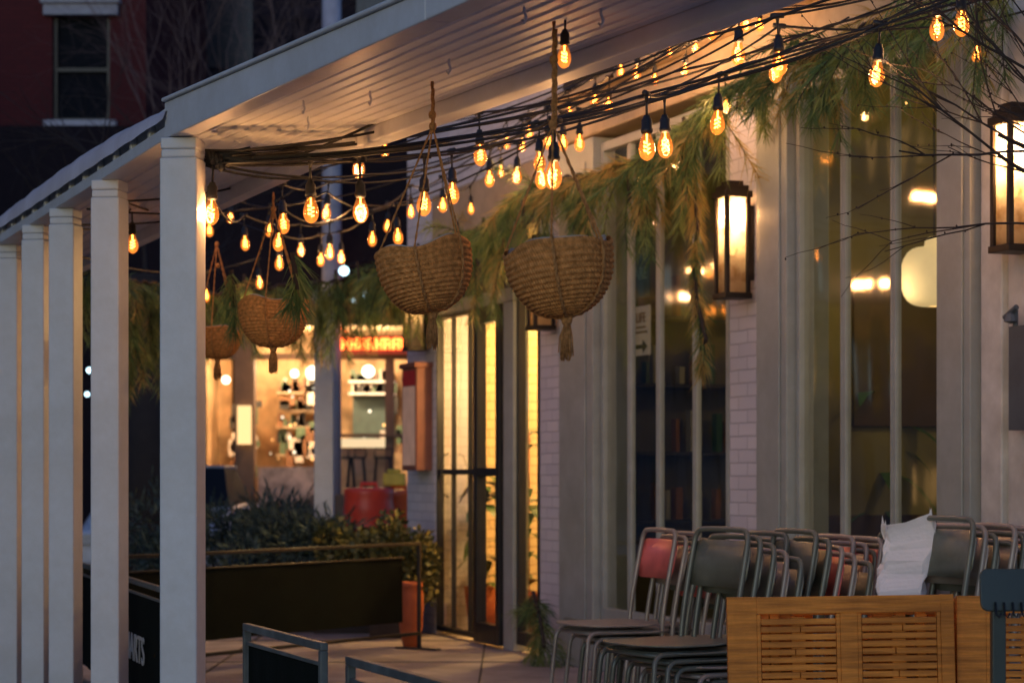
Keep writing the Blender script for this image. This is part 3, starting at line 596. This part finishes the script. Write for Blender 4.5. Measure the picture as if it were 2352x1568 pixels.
# ---------------- paper bag
b=B(); v=[]; k=16; ol=rr(.18,.10,.02,4); m_=len(ol)
for j in range(k):
    z=j/(k-1)
    for i,(x,y) in enumerate(ol):
        zz=z*.27; wob=.012*math.sin(x*37+zz*26)+.010*math.sin(y*47-zz*41+1)+U(-.0035,.0035)
        if j>=k-4: zz+= (j-k+5)/4*(.02*math.sin(i*1.3)+(.07 if x>.05 else 0)*(.55+.45*math.sin(i*1.7))+(.035 if x<-.055 else 0)*(.5+.5*math.cos(i*2.1)))
        v.append((x*(1+.12*z)+wob+.03*z,y*(1-.45*z)+wob*.9,zz))
b.add(v,[(j*m_+i,j*m_+(i+1)%m_,(j+1)*m_+(i+1)%m_,(j+1)*m_+i) for j in range(k-1) for i in range(m_)]+[tuple(range(m_-1,-1,-1))])
part(b,'paper_bag',None,M_white,loc=W(2072,1368,572),rot=(0,0,-.2),label='crumpled white paper bag standing on stacked chairs',cat='bag')
# ---------------- teak tables
def teak(loc,rz,W_=.66,Hh=.885,tilt=-.05,rx=0):
    t=thing('folding_table','golden teak slatted folding table tipped on edge','table',loc,rz,'slatted teak folding tables'); t.rotation_euler=(tilt,rx,rz)
    b=B(); st=.085; 
    b.box(0,st,-.012,.012,0,Hh); b.box(W_-st*.45,W_,-.012,.012,0,Hh); b.box(st,W_-st*.45,-.0121,.0121,Hh-.05,Hh-.001); b.box(st,W_-st*.45,-.0121,.0121,.001,.05); cx=(st+W_-st*.45)/2; b.box(cx-.025,cx+.025,-.011,.011,.05,Hh-.05)
    b.box(st,W_-st*.45,-.011,.011,Hh/2-.04,Hh/2+.04)
    for (x0,x1) in ((st,cx-.025),(cx+.025,W_-st*.45)):
        z=.055; rw=0
        while z<Hh-.07:
            if abs(z-Hh/2)>.05:
                w_=x1-x0-.024; xs=x0+.012; c_=U(.44,.56)
                cuts=[0,1] if rw%3 else [0,c_,1]
                for c0,c1 in zip(cuts[:-1],cuts[1:]): b.box(xs+w_*c0+.0012,xs+w_*c1-.0012,-.009+U(-.001,.001),.008,z+U(0,.001),z+.0175)
                b.box(xs+w_*.5-.02,xs+w_*.5+.02,-.004,.006,z+.0177,z+.0219)
            z+=.022; rw+=1
        b.box(x0+.0005,x0+.0118,-.0095,.0095,.051,Hh-.051); b.box(x1-.0118,x1-.0005,-.0095,.0095,.051,Hh-.051)
    part(b,'table_top',t,M_wood,bevel=.0015)
    for x in (.1,.13,W_-.16,W_-.1):
        b=B(); b.box(x,x+.028,.03,.06,.02,Hh-.05); part(b,'leg',t,M_wood,bevel=.003)
    b=B(); b.box(.1,W_-.07,.018,.03,.3,.34); b.box(.1,W_-.07,.018,.03,.6,.64)
    part(b,'crossbar',t,M_wood,bevel=.003)
teak(Vector(((1682-1176)/800,6.25,0)),math.radians(2.5),rx=-.012)
teak(Vector(((2214-1176)/800,6.33,0)),math.radians(-3))
teak(Vector(((1760-1176)/790,6.38,-.01)),math.radians(3))
# metal stand
t=thing('metal_stand','dark green metal stand with hooks beside teak tables','stand',Vector(((2310-1176)/900,5.56,0)))
M_dg=mat('dark_green_metal',(.03,.045,.042),.4)
b=B(); T=Matrix.Translation((.03,0,.945))@Matrix.Rotation(math.radians(78),4,'X'); b.plate(rr(.19,.11,.02),.012,T); part(b,'panel',t,M_dg,bevel=.003)
b=B(); b.box(-.035,.0,-.01,.02,0,.9); b.box(-.2,.2,-.12,.12,0,.02); part(b,'post',t,M_dg,bevel=.003)
for i in range(4): 
    b=B(); x=-.03+i*.022; b.tube([(x,-.02,.915),(x,-.03,.885),(x+.006,-.036,.878),(x+.012,-.034,.888)],.003,6); part(b,'hook',t,M_dark,smooth=True)
b=B(); b.box(0,.35,-.05,-.01,1.42,1.86); b.tube([(.02,-.03,1.86),(.02,-.03,1.93)],.012); b.tube([(-.03,-.05,1.9),(.06,-.05,1.94)],.012); b.lathe([(0,.0),(.03,.01),(.02,.04),(0,.05)],10,(.03,-.06,1.87))
part(b,'wall_board',None,mat('slate_board',(.08,.10,.12),.5),loc=FW(AF(2326,-.09),-.06,0),rot=(0,0,RZ),label='slate grey board mounted beside bright lantern',cat='board')
# ---------------- barriers
def barrier(p0,p1,h=.75,label='',endgap=0,text=None,top=.68,bot=.2,r=.012,mat_=None):
    p0=Vector(p0);p1=Vector(p1); d=p1-p0; L_=d.length; rz=math.atan2(d.y,d.x); t=thing('cafe_barrier',label,'barrier',(p0.x,p0.y,0),rz,'low cafe barriers along the sidewalk')
    b=B(); b.box(0,L_,-r,r,h-2*r,h); b.box(0,2*r,-r,r,0,h-2*r); b.box(L_-2*r,L_,-r,r,0,h-2*r); b.box(2*r,L_-2*r,-r,r,.1,.1+2*r); b.box(2*r,L_-2*r-endgap,-r*.6,r*.6,top,top+r)
    for x in (.0,L_-.06): b.box(x,x+.06,-.18,.18,0,.012)
    part(b,'frame',t,mat_ or M_bar,bevel=.003)
    b=B(); n=24; v=[]
    for i in range(n+1):
        x=2*r+.01+(L_-4*r-.02-endgap)*i/n; v+=[(x,.006*math.sin(i*1.3)-.002,bot),(x,.002*math.sin(i*.9),top)]
    b.add(v,[(2*i,2*i+2,2*i+3,2*i+1) for i in range(n)]); part(b,'fabric_panel',t,M_fab,smooth=True)
    if text: textmesh(text,'lettering',.18,mat('white_lettering',(.42,.42,.42),.8),t,(L_*.70,-.02,.38),(math.pi/2,0,0))
    return t
barrier(((565-1176)/700,5000/700),((745-1176)/790,5000/790),label='grey metal cafe barrier with dark mesh panel beside post')
barrier(((802-1176)/850,5000/850),((1100-1176)/1010,5000/1010),label='worn grey metal barrier rail near the walkway')
barrier((-2.36,11.9),(-1.45,9.2),label='dark fabric cafe barrier with white lettering',text='ENARTS')
barrier((-1.42,9.1),(-1.2,8.4),label='dark fabric barrier panel behind the posts')
barrier((-2.42,12.7),(-.643,15.25),label='long dark green fabric barrier across the sidewalk',mat_=M_dark,endgap=.17,top=.64)
# ---------------- bushes, pots, barrels, white post
def bush(loc,rx,ry,rz_,n,label,cols,leaf=.035,needle=False,name='evergreen_bush'):
    t=thing(name,label,'bush',loc); b=B(); lumps=[(Vector((U(-.75,.75)*rx,U(-.6,.6)*ry,U(.45,.85)*rz_)),U(.2,.4)) for _ in range(15)]
    for i in range(n):
        c,r=random.choice(lumps); d=Vector((U(-1,1),U(-1,1),U(-.8,1))).normalized(); p=c+Vector((d.x*rx*r,d.y*ry*r,d.z*rz_*r*.8))*U(.6,1.15)
        if p.z<0.02: continue
        a=(d+Vector((U(-1,1),U(-1,1),U(-.4,1)))).normalized(); sd=a.cross(Vector((U(-1,1),U(-1,1),U(-1,1)))).normalized(); l=leaf*U(.6,1.6); w_=l*(.10 if needle else .4)
        b.add([p,p+a*l*.5+sd*w_,p+a*l,p+a*l*.5-sd*w_],[(0,1,2,3)],random.randrange(len(cols)))
    if needle:
        for i in range(90):
            c,r=random.choice(lumps); d=Vector((U(-1,1),U(-.5,.5),U(.2,1))).normalized(); p=c+Vector((d.x*rx*r,d.y*ry*r,d.z*rz_*r*.8)); ln=U(.1,.24)
            for j in range(36):
                q=p+d*ln*j/36; a=(d+Vector((U(-1,1),U(-1,1),U(-1,1)))*.8).normalized(); sd=a.cross(d).normalized()*.004; b.add([q-sd,q+sd,q+a*.05],[(0,1,2)],random.randrange(len(cols)))
    part(b,'crown',t,cols); b=B()
    for i in range(10): c,r=lumps[i]; b.tube([(0,0,0),tuple(c*.5+Vector((0,0,.05))),tuple(c)],.02,6,r2=.006)
    b.box(-rx*.6,rx*.6,-.2,.2,0,.3) 
    part(b,'trunk',t,M_bark)
gb=[mat('spruce_dark',(.02,.04,.04),.7),mat('spruce_blue',(.05,.085,.085),.7)]; gw=[mat('shrub_dark',(.05,.06,.02),.6),mat('shrub_olive',(.13,.12,.035),.6)]
bush((-2.35,17.6,0),.75,.5,.95,10000,'dark blue green juniper bush behind the barrier',gb,.07,True,'juniper_bush')
bush((-1.75,17.0,0),.55,.5,.82,8000,'spiky dark juniper beside the white post',gb,.07,True,'juniper_bush')
bush((-1.25,16.9,0),.45,.4,.76,9000,'olive leafy shrub warmed by entrance light',gw,.038)
bush((-.88,16.4,0),.3,.33,.80,7500,'small leafy shrub in terracotta pot',gw,.038)
t=thing('plant_pot','rounded terracotta pot beside the entrance','pot',((944-1176)/324,15.43,0)); b=B(); b.lathe([(0,0),(.055,0),(.08,.12),(.09,.28),(.088,.38),(.075,.42),(.083,.43),(.083,.46),(.07,.46),(.065,.4),(0,.38)],24); part(b,'pot_body',t,M_terra,smooth=True)
def barrel(x,y,r,h,m,label):
    t=thing('plastic_barrel',label,'barrel',(x,y,0)); b=B(); pr=[(0,0),(r*1.02,0)]
    for i in range(5): z=h*(i+.5)/5; pr+=[(r,z-h*.07),(r*.97,z-h*.03),(r*.97,z+h*.03),(r,z+h*.07)]
    pr+=[(r*.97,h-.02),(r*.9,h),(0,h)]; b.lathe(pr,24); part(b,'barrel_body',t,m,smooth=True); b=B(); b.tube([(-r*.3,0,h),(-r*.3,0,h+.04),(r*.3,0,h+.04),(r*.3,0,h)],.02); part(b,'handle',t,m)
barrel((848-1176)/232,21.5,.25,1.08,mat('red_plastic',(.95,.07,.03),.4),'red plastic barrel standing behind the shrubs')
barrel((915-1176)/228,22.0,.23,1.05,mat('orange_plastic',(.95,.15,.03),.4),'orange plastic barrel standing behind the shrubs')
b=B(); b.box(-.11,.11,-.1,.1,0,.13); b.box(-.07,.07,-.06,.06,.131,.17); part(b,'yellow_case',None,mat('yellow_plastic',(.8,.55,.06),.5),bevel=.015,loc=((905-1176)/228,22.0,1.095),label='yellow plastic case resting on orange barrel',cat='case')
b=B(); b.box(-.075,.075,-.075,.075,0,2.6); b.box(-.09,.09,-.09,.09,0,.1); b.box(-.09,.09,-.09,.09,2.602,2.68); part(b,'white_post',None,M_paint,bevel=.006,loc=((741-1176)/290,17.4,0),label='white painted square post beyond the bushes',cat='post')
# ---------------- far storefront
Y0=30.0; s0=5000/Y0
def fx(px): return (px-1176)/s0
def fz(py): return HC+(1080-py)/s0
sf=thing('corner_shop','warmly lit corner shop with open counter across street','building',(0,Y0,0))
M_fw=mat('shop_brown',(.16,.09,.05),.7); M_fd=mat('shop_dark_front',(.014,.010,.014),.9,spec=.15); M_warm=mat('shop_interior',(.55,.38,.22),.7,var=.5,vscale=3); M_stone=mat('shop_stone',(.4,.3,.24),.7,var=.7,vscale=5); M_shelf=mat('shelf_wood',(.4,.3,.2),.6)
b=B(); b.box(fx(-900),fx(468),0,.3,0,6); b.box(fx(468),fx(1400),0,.3,fz(745),6); b.box(fx(940),fx(1400),0,.3,0,fz(745)); part(b,'shop_wall',sf,M_fd)
b=B(); b.box(fx(540),fx(585),-.06,.2,0,fz(745)); b.box(fx(885),fx(905),-.05,.1,0,fz(810)); b.box(fx(762),fx(772),-.05,.1,fz(1000),fz(820)); b.box(fx(470),fx(940),-.055,.1,fz(825),fz(812)); b.box(fx(765),fx(940),-.1,.1,fz(1003),fz(996)); part(b,'shop_frame',sf,M_fw)
b=B(); b.box(fx(430),fx(1000),3.2,3.3,0,4); b.box(fx(430),fx(1000),.3,3.2,3.3,3.4); b.box(fx(430)-.1,fx(430),.3,3.2,0,3.3); part(b,'shop_interior_wall',sf,M_warm)
b=B(); b.box(fx(430),fx(1000),.3,3.2,0.005,.03); part(b,'shop_floor',sf,M_fw)
light((fx(520),Y0+1.4,2.8),110,(1,.62,.3),.15); light((fx(690),Y0+1.2,2.9),130,(1,.66,.34),.15); light((fx(850),Y0+1.2,2.9),120,(1,.68,.38),.15); light((fx(700),Y0-.6,2.6),45,(1,.62,.3),.15)  # last one is an unseen fill added to brighten the shop front
b=B(); b.box(fx(775),fx(880),2.9,3.0,fz(1000),fz(835)); part(b,'kitchen_panel',sf,mat('teal_tiles',(.08,.13,.12),.4))
for py in (862,892):
    b=B(); b.box(fx(770),fx(885),2.4,2.9,fz(py),fz(py)+.03); part(b,'shelf',sf,M_white)
for x0_,x1_,py in ((590,660,890),(610,720,935),(590,690,975),(640,720,1015),(590,650,1045)): 
    b=B(); b.box(fx(x0_),fx(x1_),2.4,3.1,fz(py),fz(py)+.03); part(b,'shelf',sf,M_shelf)
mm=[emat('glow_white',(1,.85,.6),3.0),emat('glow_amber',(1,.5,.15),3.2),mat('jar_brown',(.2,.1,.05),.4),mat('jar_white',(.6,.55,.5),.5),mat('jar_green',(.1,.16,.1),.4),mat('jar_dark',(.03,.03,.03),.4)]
b=B()
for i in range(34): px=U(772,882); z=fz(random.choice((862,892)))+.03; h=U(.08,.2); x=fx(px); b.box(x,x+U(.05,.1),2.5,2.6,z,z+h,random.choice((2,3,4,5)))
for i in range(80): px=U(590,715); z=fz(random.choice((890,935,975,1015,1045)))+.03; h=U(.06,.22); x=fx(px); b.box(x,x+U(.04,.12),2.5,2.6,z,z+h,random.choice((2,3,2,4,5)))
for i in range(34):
    px=U(480,890); py=U(880,1090); x,z=fx(px),fz(py); r=U(.008,.024); b.lathe([(0,-r),(r*.7,-r*.7),(r,0),(r*.7,r*.7),(0,r)],8,(x,U(1,2.5),z),random.choice((0,1)))  # scattered glowing dots added as points of light among the goods
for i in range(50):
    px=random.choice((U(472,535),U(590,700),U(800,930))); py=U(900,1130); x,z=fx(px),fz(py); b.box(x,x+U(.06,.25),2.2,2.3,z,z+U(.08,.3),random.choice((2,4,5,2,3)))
part(b,'goods_and_glow_dots',sf,mm,kind='stuff')
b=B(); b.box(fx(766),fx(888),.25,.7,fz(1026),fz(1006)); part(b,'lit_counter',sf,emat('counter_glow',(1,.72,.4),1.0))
b=B(); b.box(fx(766),fx(888),.25,.7,.0,fz(1028)); part(b,'counter_base',sf,M_warm)
b=B(); b.box(fx(590),fx(735),.1,.6,0,fz(1072)); part(b,'counter_base',sf,M_stone)
b=B(); b.box(fx(470),fx(538),.1,.3,0,fz(1090)); part(b,'counter_base',sf,M_stone)
b=B(); b.box(fx(765),fx(938),-1.0,-.12,0,fz(1134)); part(b,'raised_deck',sf,M_fw)
for px,py,r in ((835,845,.09),(703,848,.1),(660,850,.06),(497,865,.06)):
    b=B(); b.lathe([(0,-r),(r*.5,-r*.87),(r*.87,-r*.5),(r,0),(r*.87,r*.5),(r*.5,r*.87),(0,r)],14,(fx(px),1.0,fz(py))); part(b,'globe_lamp',sf,emat('globe_glow',(1,.85,.6),5),smooth=True)
b=B(); b.box(fx(549),fx(579),-.2,-.07,fz(1020),fz(932)); part(b,'shop_lantern',sf,emat('shop_lantern_glow',(1,.6,.25),1.6))
b=B(); b.box(fx(768),fx(940),-.25,-.02,fz(815),fz(773)); part(b,'sign_band',sf,mat('sign_backing_glow',(.12,.03,.02),.6,emis=(1,.12,.03),es=.12))  # faint red emission imitates the neon glow on the backing
b=B(); x=fx(772)
for i in range(16):
    w_=.045; zt,zb=fz(781),fz(805)
    b.tube([(x,-.28,zb),(x,-.28,zt)],.012,5)
    if i%3!=1: b.tube([(x,-.28,zt),(x+w_,-.28,zt)],.012,5)
    if i%2: b.tube([(x+w_,-.28,zt),(x+w_,-.28,zb)],.012,5)
    else: b.tube([(x,-.28,(zt+zb)/2),(x+w_,-.28,(zt+zb)/2)],.012,5)
    x+=.058
b.tube([(fx(772),-.28,fz(762)),(fx(785),-.28,fz(752)),(fx(800),-.28,fz(765))],.014,5)
part(b,'neon_sign',sf,emat('neon_red',(1,.12,.02),13))
light((fx(850),Y0-.7,3.0),6,(1,.2,.08),.2)
def stool(px):
    t=thing('bar_stool','dark metal bar stool at the shop counter','stool',(fx(px),Y0-.5,fz(1134)),0,'bar stools at the shop counter')
    for sx in(-1,1):
        for sy in (-1,1): b=B(); b.tube([(sx*.13,sy*.13,0),(sx*.09,sy*.09,.48)],.014,6); part(b,'leg',t,M_dark)
    b=B(); b.lathe([(0,.48),(.13,.48),(.13,.51),(0,.51)],16); part(b,'seat',t,M_dark)
    b=B(); b.tube([(-.12,.1,.51),(-.12,.13,.62),(.12,.13,.62),(.12,.1,.51)],.012); part(b,'backrest',t,M_dark)
for p in (800,825,885): stool(p)
M_blue=emat('blue_white_glow',(.55,.85,1),5)
for px,py,r,Y in ((835,672,.07,26),(790,622,.06,26),(815,690,.035,26),(205,850,.035,27),(200,905,.03,27)):
    s=5000/Y; t=thing('street_light','cool white street light glowing beyond the garland','street light',Vector(((px-1176)/s,Y,0)),0,'distant cool street lights'); z=HC+(1080-py)/s
    b=B(); b.lathe([(0,z-r),(r*.8,z-r*.6),(r,z),(r*.8,z+r*.6),(0,z+r)],10); part(b,'lamp_head',t,M_blue,smooth=True); b=B(); b.tube([(0,8,z+.4),(0,4,z+.5),(0,.02,z+r)],.012,6); part(b,'arm',t,M_dark)
# ---------------- background buildings
rb=thing('brick_building','dark red brick building with white window sill','building',(0,35,0)); s1=5000/35
def gx(px): return (px-1176)/s1
def gz(py): return HC+(1080-py)/s1
b=B(); x0,x1,z0,z1=gx(120),gx(252),gz(278),gz(38)
b.box(-22,x0,0,.3,0,18); b.box(x1,gx(335),0,.3,0,18); b.box(x0,x1,0,.3,0,z0); b.box(x0,x1,0,.3,z1,18); b.box(gx(335)-.3,gx(335),.301,7,0,18); part(b,'brick_wall',rb,M_brickr)
wn=empty('window',rb); b=B(); b.box(x0-.12,x1+.12,-.12,-.001,z0-.13,z0); part(b,'sill',wn,mat('stone_white',(.45,.43,.48),.7),bevel=.01)
b=B(); b.box(x0-.12,x1+.15,-.14,-.001,z1,z1+.18); b.box(x0-.16,x1+.19,-.2,-.001,z1+.181,z1+.25); part(b,'lintel',wn,mat('stone_grey',(.32,.31,.36),.7),bevel=.01)
b=B(); b.box(x0,x0+.06,.1,.16,z0,z1); b.box(x1-.06,x1,.1,.16,z0,z1); b.box(x0+.06,x1-.06,.1,.16,z0,z0+.06); b.box(x0+.06,x1-.06,.1,.16,(z0+z1)/2-.03,(z0+z1)/2+.03); part(b,'frame',wn,M_dark)
b=B(); b.box(x0,x1,.17,.2,z0,z1); part(b,'pane',wn,mat('dark_pane',(.008,.009,.013),.8,spec=.1))
b=B(); b.box(gx(90),gx(330),-.12,-.001,gz(395),gz(378)); part(b,'ledge',rb,mat('stone_white2',(.3,.28,.32),.7))
gbd=thing('grey_building','dark grey sided building behind bare branches','building',(0,42,0)); b=B()
b.box(-14,12,0,.4,0,26); 
for i in range(80): b.box(-14,12,-.03,-.001,i*.32,i*.32+.27)
part(b,'siding',gbd,mat('slate_siding',(.024,.018,.028),.9,var=.4,vscale=2,bump=.2,spec=.2))
for i in range(6):
    b=B(); b.box(-9+i*3,-8+i*3,-.06,-.031,9,11); part(b,'window',gbd,mat('dark_pane2',(.02,.02,.03),.2))
ob=thing('street_block','long dark street block with scattered lit windows','building',(-17,0,0)); b=B(); b.box(-4,0,-10,80,0,9); part(b,'block_wall',ob,mat('block_dark',(.15,.16,.17),.8,var=.7,vscale=.6))
wm=[emat('lit_amber',(1,.55,.2),.9),emat('lit_cool',(.5,.75,.8),.5),mat('unlit',(.02,.02,.025),.2)]
for fl in range(5):
    for i in range(60):
        b=B(); y=-8+i*1.4+U(-.2,.2); z=.8+fl*1.65; q=R(); w_=U(.06,.32); b.box(.001,.05,y,y+w_,z,z+U(.4,1.3),0 if q<.22 else (1 if q<.5 else 2)); part(b,'window',ob,wm)
b=B(); b.tube([(0,0,0),(0,0,11)],.13,12); b.lathe([(.2,0),(.2,.3),(.14,.35)],12); part(b,'utility_pole',None,mat('pale_pole',(.38,.36,.42),.5),smooth=True,loc=((762-1176)/170,29.4,0),label='pale round utility pole rising above canopy',cat='pole')
# parked car head-on
cy=24.0; car=thing('parked_car','white sedan parked facing the sidewalk barriers','car',((345-1176)/208,cy,-.12))
sec=[(0,.35,.55,.82),(.05,.3,.7,.88),(.9,.28,.92,.9),(1.0,.28,.95,.9),(2.9,.28,.98,.9),(3.9,.3,.95,.88),(4.2,.35,.8,.82)]
b=B(); v=[]
for y,zb,zt,hw in sec: v+=[(-hw,y,zb),(-hw*1.0,y,zt-.15),(-hw*.88,y,zt),(hw*.88,y,zt),(hw,y,zt-.15),(hw,y,zb)]
b.add(v,[(i*6+j,i*6+(j+1)%6,(i+1)*6+(j+1)%6,(i+1)*6+j) for i in range(len(sec)-1) for j in range(6)]+[(0,1,2,3,4,5)[::-1],tuple(36+j for j in range(6))]); part(b,'body',car,mat('white_car_paint',(.6,.6,.65),.3),bevel=.03)
b=B(); v=[(-.75,1.0,.94),(.75,1.0,.94),(.75,3.4,.95),(-.75,3.4,.95),(-.6,1.7,1.4),(.6,1.7,1.4),(.58,2.9,1.38),(-.58,2.9,1.38)]; b.add(v,[(0,1,5,4),(1,2,6,5),(2,3,7,6),(3,0,4,7),(4,5,6,7)]); part(b,'cabin_glass',car,mat('car_glass',(.01,.01,.012),.6,spec=.2))
b=B(); b.box(-.6,.6,1.7,2.9,1.385,1.43); part(b,'car_roof',car,mat('white_car_paint2',(.3,.3,.33),.3),bevel=.02)
for sx in (-1,1):
    for y in (.75,3.4):
        b=B(); b.tube([(sx*.75,y,.32),(sx*.93,y,.32)],.32,20); part(b,'wheel',car,M_sock)
    b=B(); b.box(sx*.62-.14,sx*.62+.14,-.03,.0,.55,.67); part(b,'headlight',car,mat('headlight_glass',(.5,.5,.5),.1),bevel=.01)
for i in range(4):
    b=B(); b.tube([(-.14,0,0),(-.14,0,.45)]+[(.14*-math.cos(a*math.pi/8),0,.45+.14*math.sin(a*math.pi/8)) for a in range(1,8)]+[(.14,0,.45),(.14,0,0)],.02,8)
    part(b,'bike_rack',None,M_dark,smooth=True,loc=((312+i*17-1176)/270,18.5,0),rot=(0,0,.5),label='dark metal bicycle rack hoop on the sidewalk',cat='bike rack',group='bicycle rack hoops')
b=B(); b.tube([(0,0,0),(.03,0,1.4),(0,0,3.2)],.25,14,r2=.17); tk=thing('street_tree','dark bare street tree trunk beyond the posts','tree',((338-1176)/230,21.7,0)); part(b,'trunk',tk,M_bark,smooth=True)
def branches(b,p,d,ln,r,depth,spread=.5,buds=False,up=.1):
    k=5; pts=[p.copy()]; q=p.copy(); dd=d.normalized()
    for i in range(k): dd=(dd+Vector((U(-1,1),U(-1,1),U(-1,1)))*.13+Vector((0,0,up*.3))).normalized(); q=q+dd*ln/k; pts.append(q.copy())
    b.tube(pts,r,5 if depth<3 else 8,r2=r*.55)
    if buds:
        for c in pts[1:]:
            if R()<.35: b.lathe([(0,-.005),(.004,0),(0,.005)],6,tuple(c+Vector((U(-.006,.006),0,U(-.006,.006)))))
    if depth>0:
        for i in range(random.choice((2,3,3))):
            c=pts[random.randrange(2,k+1)]; nd=(dd+Vector((U(-1,1),U(-1,1),U(-1,1)))*spread*1.3).normalized(); branches(b,c,nd,ln*U(.6,.85),r*.55,depth-1,spread,buds,up)
b=B()
for i in range(4): branches(b,Vector((0,0,2.9)),Vector((U(-1,1),U(-.3,.3),1.2)),1.3,.025,4,.6)
part(b,'crown',tk,M_bark)
bt2=thing('street_tree','bare tree with thin twigs before grey building','tree',((560-1176)/150,33,-.1)); b=B(); b.tube([(0,0,0),(0,0,4.5)],.16,10,r2=.12); part(b,'trunk',bt2,M_bark); b=B()
for i in range(8): branches(b,Vector((0,0,4.2)),Vector((U(-1,1),U(-.3,.3),.9)),2.3,.022,5,.6)
part(b,'crown',bt2,mat('twig_brown',(.16,.10,.09),.9))
tr=thing('sapling_tree','bare budding sapling with thin dark twigs near facade','tree',(2.3,7.4,0)); b=B(); b.tube([(0,0,0),(-.02,0,.9),(-.05,.02,2.2)],.035,10,r2=.02); part(b,'trunk',tr,M_bark,smooth=True)
b=B()
for d,z in (((-1.0,0,.7),1.95),((-.9,-.1,.9),2.1),((-.6,0,1.2),2.15),((-1.1,.1,.5),2.15),((-.8,.1,1.1),2.1),((-1.2,0,.8),2.2)): branches(b,Vector((-.05,.02,z)),Vector(d),.64,.010,3,.36,True,.06)
part(b,'crown',tr,M_bark)
print('bulbs',nb[0])
